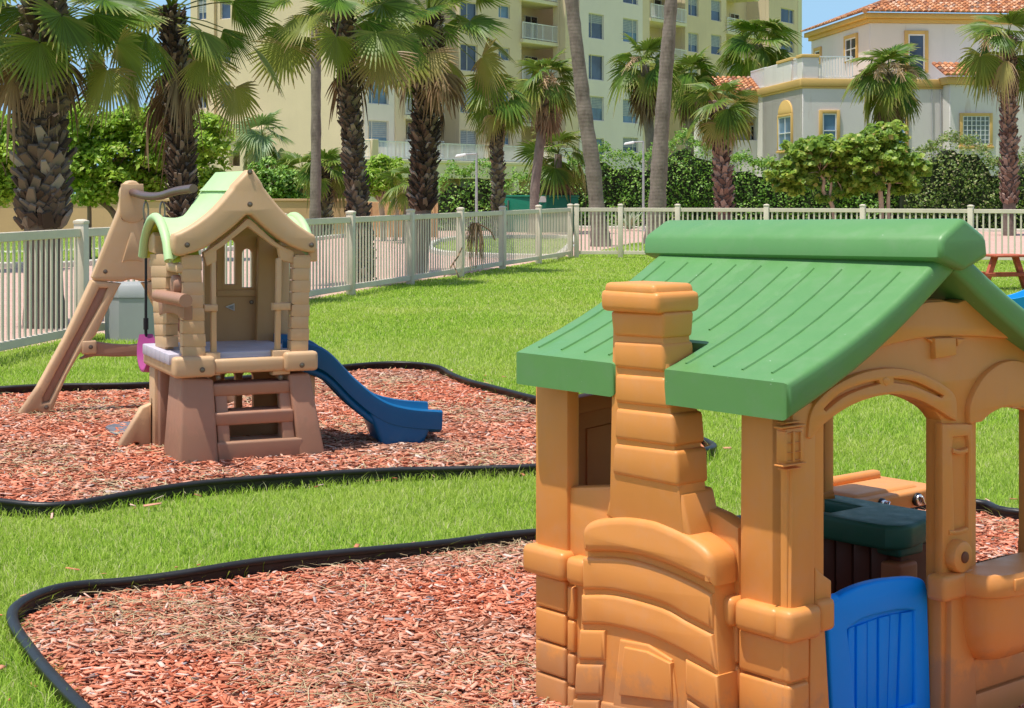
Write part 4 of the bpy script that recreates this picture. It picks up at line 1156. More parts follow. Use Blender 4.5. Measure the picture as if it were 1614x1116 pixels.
def boots(b, axis, r0, r1, z0, z1, rows, per, size, rs, lean=.62, shag=0):
    """criss-cross leaf bases; axis(z)->(x,y)"""
    for i in range(rows):
        z = z0 + (z1-z0)*(i+.5)/rows; r = r0 + (r1-r0)*(i+.5)/rows
        for k in range(per):
            a = 2*math.pi*(k + .5*(i%2))/per + rs.uniform(-.08,.08)
            sz = size*rs.uniform(.75,1.2); x,y = axis(z); zz = z + rs.uniform(-.02,.02)
            rad = Vector((math.cos(a), math.sin(a),0)); tan = Vector((-math.sin(a), math.cos(a),0)); up = Vector((0,0,1))
            skew = rs.choice((-1,1))*rs.uniform(.3,1.25)
            d_ = (rad*math.sin(lean*rs.uniform(.5,1.3)*(1.25 if shag else 1)) + up*math.cos(lean) + tan*skew*(.35 if shag else .6)).normalized()
            o = Vector((x,y,zz)) + rad*(r-.02); n_ = d_.cross(tan).normalized(); 
            if n_.dot(rad) < 0: n_ = -n_
            t2 = n_.cross(d_).normalized()
            w0, w1, ln, th = sz*.50, sz*rs.uniform(.16,.40), sz*rs.uniform(.95,1.8), sz*.15
            if shag: w0, w1, ln, th = sz*.42, sz*rs.uniform(.10,.30), sz*rs.uniform(1.0,2.0), sz*.13
            c = [o - t2*w0 - n_*th, o + t2*w0 - n_*th, o + t2*w0 + n_*th, o - t2*w0 + n_*th]
            e = o + d_*ln; tl = rs.uniform(-.15,.15)*sz
            c += [e - t2*w1 - n_*th*.7 + d_*tl, e + t2*w1 - n_*th*.7 - d_*tl, e + t2*w1 + n_*th*.9 - d_*tl, e - t2*w1 + n_*th*.9 + d_*tl]
            b.raw(c, [(3,2,1,0),(4,5,6,7),(0,1,5,4),(1,2,6,5),(2,3,7,6),(3,0,4,7)])
def palm(label, x, d, hub, path, r0, r1, Rl, pet, nleaf, seed, boot=None, nseg=30, el=(75,-38), dead=0, mat=None, bootmat=None, name='palm_tree', zboot=(0,1), flower=None, spread=3.9, group=None, droop=.55, dead_el=(-55,-85), shag=0):
    """path: trunk axis points (px, py) at depth d from base to hub"""
    rs = np.random.default_rng(seed)
    mat = mat or M_FROND
    hx, hz = XD(hub[0],d), ZP(hub[1],d)
    pts = [Vector((XD(px,d), d, max(ZP(py,d), -.1))) for px,py in path] + [Vector((hx,d,hz-.12*Rl))]
    t_ = thing(name, label, 'palm tree', (pts[0].x, d, 0), group)
    cm = catmull(pts, 5)
    def axis(z):
        for i in range(len(cm)-1):
            if cm[i].z <= z <= cm[i+1].z: k = (z-cm[i].z)/max(1e-6,cm[i+1].z-cm[i].z); p = cm[i].lerp(cm[i+1],k); return p.x,p.y
        return cm[-1].x, cm[-1].y
    b = MB(); zs = [p.z for p in cm]; zmin, zmax = zs[0], zs[-1]
    rad = [r0+(r1-r0)*(z-zmin)/(zmax-zmin) + (.35*r0*max(0,1-(z-zmin)/.5) if boot is None else .12*r0*max(0,1-(z-zmin)/.4)) for z in zs]
    rr = random.Random(seed)
    b.tube(cm, [q*rr.uniform(.96,1.04)*(.93 if boot else 1) for q in rad], 14)
    if boot:
        rows, per, size = boot
        boots(b, axis, r0, r1, zmin+(zmax-zmin)*zboot[0], zmin+(zmax-zmin)*zboot[1], rows, per, size, rr, shag=shag)
    bm_ = [M_BARK if boot is None else M_CORE]
    tr = b.build('trunk', bm_, t_, ang=60 if boot is None else 0, recalc=boot is None)
    if boot:
        # leaf bases keep their own weathered colour
        tr.data.materials.append(bootmat or M_BOOT)
        nt_ = (len(cm)-1)*14 + 2
        for i,p in enumerate(tr.data.polygons): p.material_index = 1 if i >= nt_ else 0
    parts = []
    ga = 2.39996
    for i in range(nleaf):
        k = (i+.5)/nleaf; e = R(el[0]+(el[1]-el[0])*k**.85) + rs.normal(0,.10)
        az = i*ga + rs.normal(0,.25)
        dr = rs.uniform(0,.12) if k < .6 else max(0,(k-.6)/.4)*rs.uniform(.05,.9)
        sp_ = rs.uniform(spread-.5,spread+.3)*(1 if rs.random() > .2 else rs.uniform(.4,.7))
        lf = fan_leaf(rs, Rl*rs.uniform(.8,1.12), nseg, sp_, dr, pet*rs.uniform(.75,1.15)*(.75+.4*k), az, e, droop*rs.uniform(.6,1.3)*(.5+k), rs.uniform(.1,.75)+.45*k)
        lf[0][:] += np.array([hx,d,hz-.25*Rl*k]); parts.append(lf)
    leaf_cluster('crown', parts, mat, t_)
    if dead:
        parts = []
        for i in range(dead):
            e = R(rs.uniform(*sorted(dead_el))); az = i*ga + rs.normal(0,.3)
            lf = fan_leaf(rs, Rl*rs.uniform(.7,1.0), max(10,nseg//2), rs.uniform(1.2,2.4), 1.0, pet*rs.uniform(.4,.9), az, e, .8, rs.uniform(0,.4))
            lf[0][:] += np.array([hx,d,hz-rs.uniform(.25,.75)*Rl]); parts.append(lf)
        leaf_cluster('dead_fronds', parts, M_DEADF, t_)
    if flower:
        b = MB(); rr = random.Random(seed+5)
        for q in range(flower):
            az = rr.uniform(-2.9,-.2); p0 = Vector((hx,d,hz)); out = Vector((math.cos(az),math.sin(az),0))
            ln = Rl*rr.uniform(.9,1.4); st = [p0 + out*ln*s_ + Vector((0,0,Rl*(.75*s_-1.0*s_*s_))) for s_ in (0,.25,.5,.75,1)]
            b.tube(st, .012*Rl, 4)
            for w_ in range(70):
                s_ = rr.uniform(.35,1); p = p0 + out*ln*s_ + Vector((0,0,Rl*(.75*s_-1.0*s_*s_)))
                e = p + Vector((rr.uniform(-.2,.2),rr.uniform(-.2,.2),rr.uniform(-.4,.06)))*Rl
                b.tube([p,(p+e)/2+Vector((0,0,.02)),e], .012*Rl*rr.uniform(.6,1.3), 3, cap=False)
        b.build('flower_stalk', M_FLOWER, t_, ang=0)
    return t_
GP = 'palms along the road behind the fence'
palm('thick palm with a very wide rough trunk behind the fence at the far left', 0, 18.2, (70,-5), [(72,520),(68,420),(66,300),(66,120)], .235, .17, .66, .74, 28, 1, (40,14,.125), 30, (78,-40), 9, zboot=(.31,1), group=GP, droop=.10, spread=3.5)
palm('thick palm behind the swing beam, its fronds spread over the beige tower', 0, 22.0, (270,12), [(290,485),(288,400),(287,300),(280,130)], .165, .13, .74, .90, 27, 2, (66,14,.085), 30, (78,-34), 7, group=GP, droop=.10, spread=3.5, bootmat=M_BOOTD, shag=1)
palm('palm with pale criss-cross leaf bases right of the thin grey trunk', 0, 26.2, (540,5), [(572,452),(569,380),(562,300),(547,130)], .15, .12, .76, .90, 27, 3, (62,12,.095), 28, (78,-32), 3, group=GP, droop=.10, spread=3.5)
palm('palm with a dark shaggy trunk in front of the white balconies', 0, 30.3, (676,22), [(660,434),(662,400),(667,300),(673,150)], .18, .19, .86, 1.05, 30, 4, (62,14,.11), 28, (78,-34), 6, zboot=(.25,1), group=GP, droop=.12, spread=3.5, bootmat=M_BOOTD, shag=1)
GB = 'smaller palms in front of the buildings'
palm('slender small palm beside the lamp post, in front of the deck', 0, 52, (783,148), [(786,372),(785,320),(783,220)], .16, .14, .85, .55, 17, 5, (40,8,.13), 22, (75,-50), 2, group=GB)
palm('palm with a thick brown skirt of dead fronds below its crown', 0, 58, (862,122), [(842,368),(843,300),(852,220)], .17, .17, .95, .65, 18, 6, None, 22, (78,-35), 22, flower=2, group=GB)
palm('low fan palm above the green box, with a drooping dead skirt', 0, 61, (880,238), [(878,366),(879,300)], .16, .14, .95, .8, 17, 7, None, 22, (75,-35), 6, group=GB)
palm('palm with a ragged dead skirt left of the right leaning bare trunk', 0, 76, (1016,98), [(1030,352),(1027,250),(1020,170)], .24, .22, 1.25, .8, 17, 8, None, 22, (78,-38), 24, flower=1, group=GB)
palm('palm half hidden behind the right leaning bare trunk', 0, 84, (1088,118), [(1086,348),(1087,200)], .24, .22, 1.25, .8, 16, 9, None, 20, (78,-38), 18, group=GB)
palm('young palm with a reddish trunk in front of the porch', 0, 55, (1133,160), [(1142,373),(1141,330),(1136,240)], .24, .17, .92, .62, 17, 10, (30,8,.17), 24, (75,-52), 2, bootmat=M_BOOTR, zboot=(.16,1), group=GB)
palm('tall palm crown rising behind the terrace wall of the villa', 0, 104, (1196,64), [(1194,339),(1195,200)], .25, .25, 1.8, 1.3, 24, 11, None, 22, (78,-45), 4, group=GB)
palm('palm with many pale flower stalks in front of the villa', 0, 70, (1400,108), [(1396,357),(1397,280),(1399,190)], .26, .24, 1.35, .95, 22, 12, None, 24, (76,-58), 22, flower=5, group=GB, dead_el=(-70,-88))
palm('palm with a shaggy trunk at the right end of the fence', 0, 56, (1588,58), [(1590,371),(1591,330),(1590,200)], .24, .19, 1.15, .85, 17, 13, (52,8,.15), 26, (78,-48), 2, bootmat=M_BOOTR, zboot=(.16,1), flower=1, group=GB)
palm('bluish fan palm beside the low garage block of the tower', 0, 64, (413,212), [(418,362),(416,280)], .16, .15, .95, .62, 18, 14, None, 22, (75,-45), 3, mat=M_FROND_B, group=GB)
palm('little fan palm half hidden behind the dark shaggy trunk', 0, 48, (641,288), [(641,382),(641,330)], .10, .10, .62, .5, 14, 15, None, 20, (72,-40), 1, group=GB)
palm('low bushy fan palm left of the thin grey trunk', 0, 62, (476,268), [(478,364),(477,310)], .13, .13, .85, .6, 20, 16, None, 20, (72,-40), 2, group=GB)
palm('short fan palm with a dark trunk right of the thin grey trunk', 0, 56, (512,262), [(514,372),(513,320)], .15, .14, .7, .5, 18, 17, (22,7,.14), 18, (72,-30), 3, group=GB)
def bare_trunk(label, d, path, r0, r1):
    pts = catmull([Vector((XD(px,d),d,max(-.1,ZP(py,d)))) for px,py in path], 7); t_ = thing('palm_tree', label, 'palm tree', (pts[0].x,d,0), 'tall palms seen as bare trunks')
    rr = random.Random(int(d*7)); n = len(pts)
    rad = []
    for i in range(n):
        k = i/(n-1); rad.append((r0+(r1-r0)*k)*rr.uniform(.93,1.07) + .35*r0*max(0,1-pts[i].z/.7))
    b = MB(); b.tube(pts, rad, 16); b.build('trunk', M_BARK, t_, ang=60)
bare_trunk('left one of two tall leaning bare palm trunks, bending left as it rises', 45, [(948,390),(941,330),(934,260),(922,180),(911,90),(901,0),(895,-80)], .235, .17)
bare_trunk('right one of two tall leaning bare palm trunks, bending right as it rises', 47, [(1032,386),(1036,320),(1040,250),(1046,160),(1053,70),(1058,0),(1062,-80)], .27, .16)
bare_trunk('thin straight grey palm trunk left of the pale criss-cross palm', 53, [(496,376),(497,330),(498,250),(498,150),(498,40)], .19, .15)

# ---- leaf clouds
def leafmat(name, stops, trans=.3, rough=.45, patch=None, psc=1.0): return island(name, stops, rough, trans, patch, .4, psc)
M_LEAF1 = leafmat('bright_leaf', [(0,(.16,.30,.018,1)),(.5,(.29,.48,.035,1)),(.9,(.42,.58,.07,1)),(1,(.55,.58,.14,1))], .45)
M_LEAF2 = leafmat('hedge_leaf', [(0,(.06,.17,.016,1)),(.5,(.16,.32,.036,1)),(.92,(.29,.47,.07,1)),(1,(.36,.36,.12,1))], .25)
M_LEAF3 = leafmat('grape_leaf', [(0,(.11,.22,.025,1)),(.5,(.23,.37,.04,1)),(.92,(.40,.50,.08,1)),(.98,(.52,.48,.12,1)),(1,(.46,.28,.09,1))], .42, .45)
M_LEAF4 = leafmat('dry_hedge_leaf', [(0,(.08,.15,.025,1)),(.5,(.17,.25,.045,1)),(.8,(.27,.32,.08,1)),(1,(.34,.27,.16,1))], .25)
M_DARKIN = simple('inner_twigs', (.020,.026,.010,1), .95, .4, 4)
def leaves(P, Nn, size, asp=.55, rs=None, cup=.25):
    n = len(P); sz = size*rs.uniform(.65,1.25,n)
    nn = Nn + rs.normal(0,.55,(n,3)); nn /= np.linalg.norm(nn,axis=1)[:,None]
    rv = rs.normal(0,1,(n,3)); f = np.cross(nn,rv); f /= np.linalg.norm(f,axis=1)[:,None]; s_ = np.cross(nn,f)
    h = sz[:,None]/2; w_ = h*asp
    V = np.stack([P-f*h, P-f*h*.1+s_*w_+nn*h*cup, P+f*h, P-f*h*.1-s_*w_+nn*h*cup],1)
    return V.reshape(-1,3)
LF = [(0,1,2),(0,2,3)]
def clumps(rs, centres, rad, per, flat=.75):
    """points & normals of leaves on little domes around each centre"""
    Ps, Ns = [], []
    for c,r in zip(centres, rad):
        v_ = rs.normal(0,1,(per,3)); v_ /= np.linalg.norm(v_,axis=1)[:,None]
        v_[:,2] = np.where(v_[:,2] < -.35, -v_[:,2], v_[:,2])
        rr = r*rs.uniform(.55,1.05,per)[:,None]; p = c + v_*rr*np.array([1,1,flat]); Ps.append(p); Ns.append(v_*.5+np.array([-.25,-.35,.75]))
    return np.concatenate(Ps), np.concatenate(Ns)
def broad(name, label, cat, d, blobs, leaf, per, mat, seed, trunkpaths, tm=None, clump=.32, nclump=60, asp=.55, group=None, depth=None):
    """blobs: (px,py,rx_px,ry_px) outline ellipses at depth d"""
    rs = np.random.default_rng(seed); s_ = F/d
    t_ = thing(name, label, cat, (XD(trunkpaths[0][0][0],d), d, 0), group)
    C, Rr = [], []
    tot = sum(b_[2]*b_[3] for b_ in blobs)
    loose = name == 'sea_grape'
    for (px,py,rx,ry) in blobs:
        n = max(3,int(nclump*rx*ry/tot)); v_ = rs.normal(0,1,(n,3)); v_ /= np.linalg.norm(v_,axis=1)[:,None]
        k = rs.uniform(.35,1.0,n)[:,None]**.35
        if loose: k = k*np.where(rs.random((n,1)) < .30, rs.uniform(1.05,1.42,(n,1)), .92)
        c0 = np.array([XD(px,d),d,ZP(py,d)]); ax = np.array([rx/s_,(depth or rx/s_),ry/s_])
        C.append(c0+v_*k*ax); Rr.append(clump*rs.uniform(.6,1.25,n))
    C = np.concatenate(C); Rr = np.concatenate(Rr)
    P, Nn = clumps(rs, C, Rr, per)
    ok = P[:,2] > .05; P, Nn = P[ok], Nn[ok]
    me = npmesh('crown', leaves(P, Nn, leaf, asp, rs), 4, LF); 
    finish('crown', me, mat, t_, ang=0)
    b = MB(); rr = random.Random(seed)
    for tp in trunkpaths:
        pts = catmull([Vector((XD(px,d),d,max(-.05,ZP(py,d)))) for px,py,_ in tp], 5)
        ra = np.interp(np.linspace(0,len(tp)-1,len(pts)), range(len(tp)), [q[2]/s_ for q in tp])
        b.tube(pts, list(ra), 8)
    # limbs reaching into the clumps
    top = Vector((XD(trunkpaths[0][-1][0],d),d,ZP(trunkpaths[0][-1][1],d)))
    for i in rs.choice(len(C), min(len(C),24), replace=False):
        e = Vector(C[i]); m_ = top.lerp(e,.5)+Vector((rr.uniform(-.2,.2),rr.uniform(-.2,.2),rr.uniform(-.05,.2)))
        b.tube(catmull([top,m_,e],3), [.03*(1-.12*q) for q in range(7)], 5)
    b.build('trunk', tm or M_WOODB, t_, ang=60)
    return t_
broad('tree', 'bushy bright green tree between the two thick left palms', 'tree', 36, [(150,250,55,55),(215,245,65,60),(275,235,55,55),(320,255,30,60),(130,210,50,40),(230,205,70,35),(195,290,60,30),(165,300,50,28),(110,260,30,40),(330,225,18,40)], .14, 100, M_LEAF1, 21, [[(205,420,6),(195,380,6),(178,335,5),(150,312,4)],[(205,420,6),(215,370,5),(205,320,5),(170,300,3.5)],[(140,430,4),(141,340,3.5),(139,290,3)]], clump=.30, nclump=330, depth=.9)
broad('tree', 'bushy bright green tree cut by the left edge of the view', 'tree', 31, [(-10,260,38,45),(10,290,28,35),(-20,220,40,35),(18,240,20,28)], .13, 100, M_LEAF1, 22, [[(-10,430,6),(-8,380,6),(-5,320,5)]], clump=.32, nclump=150, depth=.8)
broad('tree', 'small round dark green tree left of the dark shaggy palm trunk', 'tree', 50, [(598,280,24,28),(590,295,22,16),(612,270,18,20)], .15, 90, M_LEAF1, 23, [[(606,384,5),(604,350,4.5),(600,320,4)],[(622,384,3),(626,340,2.6),(622,310,2)]], M_LIMB, clump=.28, nclump=46)
broad('shrub', 'leafy shrub in front of the tan wall behind the beige tower', 'shrub', 60, [(438,292,34,30),(420,270,20,16),(460,300,20,22)], .17, 90, M_LEAF2, 24, [[(440,366,4),(440,330,4),(438,310,3)]], clump=.36, nclump=50)
broad('shrub', 'leafy shrub right of the thin grey trunk', 'shrub', 58, [(530,278,18,34),(520,300,18,22),(500,305,14,20)], .17, 90, M_LEAF1, 25, [[(528,369,3),(528,340,3),(527,310,3)]], clump=.34, nclump=36)
broad('sea_grape', 'sea grape bush with a crooked double trunk in front of the villa', 'shrub', 62, [(1262,250,30,26),(1300,255,36,24),(1285,238,30,16),(1325,268,22,16),(1240,278,26,24),(1335,296,20,18),(1268,292,20,14),(1300,318,9,7)], .25, 34, M_LEAF3, 26, [[(1316,366,3),(1312,325,3.4),(1298,302,3),(1299,284,2.6),(1292,274,2.2)],[(1312,325,2.5),(1308,310,2.4),(1310,288,2.2),(1302,272,2)]], M_LIMB, clump=.30, nclump=170, asp=.85)
broad('sea_grape', 'taller sea grape bush with a straight trunk below the flowering palm', 'shrub', 61, [(1385,245,44,34),(1395,222,34,22),(1360,262,28,22),(1415,262,26,26),(1372,290,22,14),(1425,288,24,20),(1345,240,24,24),(1440,262,14,16)], .25, 34, M_LEAF3, 27, [[(1390,366,4),(1389,320,4),(1386,290,3.5)],[(1402,366,3),(1400,320,3),(1402,290,2.5)]], M_LIMB, clump=.30, nclump=230, asp=.85)
def hedge(label, d, tops, base_y, thick, seed, mat, leaf=.13, dens=230, name='hedge'):
    """tops: [(px, py_top)] from left to right at depth d (front face)"""
    rs = np.random.default_rng(seed); xs = np.array([XD(p,d) for p,_ in tops]); zs = np.array([ZP(q,d) for _,q in tops])
    t_ = thing(name, label, 'hedge', (xs.mean(), d, 0))
    W = xs[-1]-xs[0]; nz = max(zs); n = int(W*nz*dens)
    def topz(x): return np.interp(x,xs,zs)+.16*np.sin(x*2.1)+.12*np.sin(x*5.3+1)+.07*np.sin(x*13)+.22*np.sin(x*.83+seed)*np.sin(x*.37)
    x = xs[0]+rs.random(n)*W; zt_ = topz(x)
    z = rs.random(n)*(nz+.5); k = z < zt_; x,z,zt_ = x[k],z[k],zt_[k]
    bulge = .25*np.sin(x*1.7+z*1.1)*np.cos(z*2.3+x*.6)+.13*np.sin(x*4.7-z*3.9)
    y = d - .1 + bulge*.8 + rs.normal(0,.10,len(x)) + np.maximum(0, (z-(zt_-.35)))*.9
    P = np.stack([x,y,z],1); Nn = np.tile(np.array([-.3,-.6,.7]),(len(P),1))
    n2 = int(W*thick*dens*.8); x2 = xs[0]+rs.random(n2)*W; y2 = d+rs.random(n2)*thick
    z2 = topz(x2)+ np.abs(rs.normal(0,.13,n2))
    P = np.concatenate([P,np.stack([x2,y2,z2],1)]);
    ns = int(W*3.2); xs_ = xs[0]+rs.random(ns)*W; ys_ = d+rs.uniform(-.1,.6,ns); zt3 = topz(xs_)-.05; cs = rs.uniform(.12,.36,ns)
    n2b = ns*30; q_ = np.repeat(np.arange(ns),30); hh = rs.random(n2b)*cs[q_]*1.5
    P = np.concatenate([P, np.stack([xs_[q_]+rs.normal(0,.10,n2b)*(1.3-hh), ys_[q_]+rs.normal(0,.10,n2b), zt3[q_]+hh],1)]); n2 += n2b
    Nn = np.concatenate([Nn,np.tile(np.array([0,-.2,.9]),(n2,1))])
    finish('foliage', npmesh('foliage', leaves(P,Nn,leaf,.6,rs),4,LF), mat, t_, ang=0)
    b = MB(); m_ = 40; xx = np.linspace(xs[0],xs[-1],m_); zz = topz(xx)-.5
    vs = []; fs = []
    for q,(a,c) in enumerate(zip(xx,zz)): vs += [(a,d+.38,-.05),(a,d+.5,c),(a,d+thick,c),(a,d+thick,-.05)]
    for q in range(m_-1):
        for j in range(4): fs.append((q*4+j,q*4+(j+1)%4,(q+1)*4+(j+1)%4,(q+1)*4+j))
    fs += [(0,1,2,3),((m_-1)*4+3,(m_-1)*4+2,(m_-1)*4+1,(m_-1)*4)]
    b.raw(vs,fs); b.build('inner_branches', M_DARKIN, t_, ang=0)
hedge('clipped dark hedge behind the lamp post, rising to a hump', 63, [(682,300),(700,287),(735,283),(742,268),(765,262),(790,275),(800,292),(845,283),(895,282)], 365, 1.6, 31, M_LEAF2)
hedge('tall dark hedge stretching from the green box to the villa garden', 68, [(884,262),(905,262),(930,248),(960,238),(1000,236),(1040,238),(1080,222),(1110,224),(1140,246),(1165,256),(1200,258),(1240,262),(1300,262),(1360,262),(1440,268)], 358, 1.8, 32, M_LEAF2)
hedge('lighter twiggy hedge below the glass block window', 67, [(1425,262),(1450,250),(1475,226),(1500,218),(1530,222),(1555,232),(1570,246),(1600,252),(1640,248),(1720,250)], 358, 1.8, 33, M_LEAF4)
# agave behind the fence and a dead frond caught on the pickets
rs = np.random.default_rng(50); ag = G(992,364)
t_ = tag(None or MB().raw([(0,0,0),(.01,0,0),(0,.01,0)],[(0,1,2)]).build('agave', simple('agave_green',(.32,.38,.24,1),.5,.15)), 'spiky pale agave behind the fence, under the right leaning trunk', 'plant')
b = MB()
for i in range(26):
    az = i*2.4; e = R(rs.uniform(20,80)); L = rs.uniform(.8,1.25); dr = Vector((math.cos(az)*math.cos(e),math.sin(az)*math.cos(e),math.sin(e))); sd_ = Vector((-math.sin(az),math.cos(az),0)); u_ = dr.cross(sd_)
    o = ag + Vector((0,0,.05)); r4 = []
    for k,w_ in ((0,.03),(.4,.05),(.75,.03),(1,.003)):
        c = o+dr*L*k+Vector((0,0,-.12*k*k)); r4.append([c-sd_*w_, c-u_*w_*.4, c+sd_*w_, c+u_*w_*.15])
    b.loft(r4)
me = bpy.data.meshes.new('agave'); b.bm.to_mesh(me); b.bm.free(); me.transform(Matrix.Translation(-ag)); me.materials.append(t_.data.materials[0]); t_.data = me; t_.location = ag
b = MB(); rr = random.Random(4); hx,hy = XD(752,29.35),29.35; p0 = Vector((hx,hy,ZP(352,29.35)))
for i in range(46):
    sp = rr.uniform(-.22,.13); ln_ = rr.uniform(.3,.85)
    pts = catmull([p0+Vector((rr.uniform(-.03,.03),0,0)), p0+Vector((sp*.5,rr.uniform(-.06,.04),-.12*ln_+.03)), p0+Vector((sp,rr.uniform(-.12,.02),-ln_*.6)), p0+Vector((sp*rr.uniform(.7,1.2),rr.uniform(-.14,0),-ln_))],3)
    b.tube(pts, [.011*(1-.08*q) for q in range(len(pts))], 3, cap=False)
b.tube(catmull([p0, p0+Vector((.22,-.05,-.12)), p0+Vector((.32,-.06,-.3))],4), .012, 5)
tag(b.build('fallen_frond', M_DEADF, ang=0), 'dead brown palm frond caught on the fence pickets', 'palm frond')
b = MB(); b.tube([Vector((XD(700,28.2),28.2,.05)), Vector((XD(722,28.5),28.5,.38)), Vector((XD(728,28.7),28.7,.52))], .014, 5)
b.tube([Vector((XD(714,28.35),28.35,.27)), Vector((XD(724,28.1),28.1,.02)), Vector((XD(742,28.0),28.0,.02))], .012, 5)
tag(b.build('fallen_stalk', M_DEADF, ang=0), 'bare forked palm stalk leaning on the fence beside the dead frond', 'stalk')
# ================================================================== condominium tower, villa, wall, lamps and other things behind the fence
def stucco(name, c, var=.06, streak=0.0, rust=0.0):
    m, t, b = nt(name); v = coords(t); vs = coords(t, (1.6,1.6,.12))
    col = ramp(t, noise(t, v, .35, 5, .6), [(.3, mul(c,1-var)), (.7, mul(c,1+var))])
    if streak: col = mixc(t, ramp(t, noise(t, vs, 1.2, 5, .7), [(.55,(0,0,0,1)),(.8,(streak,)*3+(1,))]), col, mul(c,.55))
    if rust: col = mixc(t, ramp(t, noise(t, coords(t, (1.1,1.1,.16)), 1.5, 4, .6), [(.62,(0,0,0,1)),(.74,(rust,)*3+(1,))]), col, (.36,.19,.07,1))
    t.links.new(col, b.inputs['Base Color']); b.inputs['Roughness'].default_value = .9; b.inputs['Specular IOR Level'].default_value = .15
    bump(t, b, noise(t, v, 18, 5), .25, .02); return m
M_WHITE = stucco('white_stucco', lin(222,213,203), .04, .12)
M_CREAM = stucco('cream_stucco', lin(212,194,164), .05, .15)
M_TANW = stucco('tan_stucco', lin(206,188,160), .05, .1)
M_VILLA = stucco('villa_stucco', lin(214,207,203), .05, .30, .45)
M_MUST = stucco('mustard_trim', lin(206,170,106), .06, .2)
M_WALLP = stucco('peach_wall', lin(206,166,128), .08, .2)
M_SLAB = stucco('slab_stucco', lin(214,206,176), .05, .2)
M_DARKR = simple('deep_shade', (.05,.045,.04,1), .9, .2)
M_FRAMEW = simple('window_frame', (.62,.60,.56,1), .5, .06)
M_FRAMED = simple('dark_window_frame', (.30,.27,.24,1), .5, .06)
M_RAIL = simple('rail_white', (.70,.71,.72,1), .45, .05)
def glass(name, c, rough=.18):
    m, t, b = nt(name); v = coords(t)
    col = ramp(t, noise(t, v, .6, 3), [(.35,mul(c,.6)),(.65,mul(c,1.35))]); t.links.new(col, b.inputs['Base Color'])
    b.inputs['Roughness'].default_value = rough; b.inputs['Specular IOR Level'].default_value = .35; return m
M_GLASS = glass('blue_glass', (.045,.075,.14,1)); M_GLASSL = glass('light_blue_glass', (.10,.19,.30,1)); M_GLASSK = glass('dark_glass', (.02,.022,.028,1))
M_BLIND = simple('window_blind', (.30,.33,.36,1), .7, .15, 3)
rb = random.Random(77)
M_GBLOCK = glass('glass_block', (.16,.20,.20,1), .25)
# ---------------- condominium
E = Vector((.568,.823)); 
condo = thing('apartment_tower', 'tall cream and white apartment tower with balconies and blue windows behind the palms', 'apartment tower', (XD(575,105), 108, 0))
def plane_at(px, d): return Frame((XD(px,d), d), E)
def facade(fr, px0, px1, z0, z1, mat, wins, thick=.35, name='wall', off=0):
    """wall plate with real openings; wins: list of (px0,px1,py0,py1,glassmat,mullion)"""
    t0, t1 = fr.inv(px0,200,off)[0], fr.inv(px1,200,off)[0]
    holes = []
    for (a,b_,c,d_,gm,mu) in wins:
        ta, za = fr.inv(a,c,off); tb, zb = fr.inv(b_,d_,off); za = (za + fr.inv(b_,c,off)[1])/2; zb = (zb + fr.inv(a,d_,off)[1])/2
        holes.append((ta,tb,zb,za,gm,mu))
    b = MB(); b.plate([[(t0,z0),(t1,z0),(t1,z1),(t0,z1)]] + [[(h[0],h[2]),(h[1],h[2]),(h[1],h[3]),(h[0],h[3])] for h in holes], fr, off, thick, .01, 1)
    w_ = b.build(name, mat, condo)
    for (ta,tb,zb,za,gm,mu) in holes: window(fr, ta, tb, zb, za, off-.16, gm, mu, condo)
    return w_
def window(fr, ta, tb, zb, za, off, gm, mu, parent, fw=.05, fm=None, sash=None, rails=()):
    b = MB(); fm = fm or M_FRAMEW
    b.plate([[(ta,zb),(tb,zb),(tb,za),(ta,za)],[(ta+fw,zb+fw),(tb-fw,zb+fw),(tb-fw,za-fw),(ta+fw,za-fw)]], fr, off+.04, .08, .005, 1)
    for m_ in mu:
        tm = ta+(tb-ta)*m_; b.fbox(fr, tm-fw/2, tm+fw/2, zb+fw, za-fw, off-.03, off+.036, 0, 1)
    for m_ in rails:
        zm = zb+(za-zb)*m_; b.fbox(fr, ta+fw, tb-fw, zm-fw*.4, zm+fw*.4, off-.03, off+.033, 0, 1)
    w_ = b.build('window', fm, parent)
    b = MB(); b.fbox(fr, ta+fw*.5, tb-fw*.5, zb+fw*.5, za-fw*.5, off-.03, off-.01, 0, 1); b.build('pane', gm, w_)
    if parent is condo and gm in (M_GLASS, M_GLASSL) and rb.random() < .55:
        k = rb.uniform(.25,.75); z0b = za-fw-(za-zb-2*fw)*k; b = MB(); n_ = max(3,int((za-fw-z0b)/.12))
        for i in range(n_):
            q0 = z0b+(za-fw-z0b)*i/n_; b.fbox(fr, ta+fw*1.05, tb-fw*1.05, q0+.01, q0+(za-fw-z0b)/n_-.012, off-.009, off-.002, 0, 1)
        b.build('blind', M_BLIND, w_)
    return w_
ZT = 30
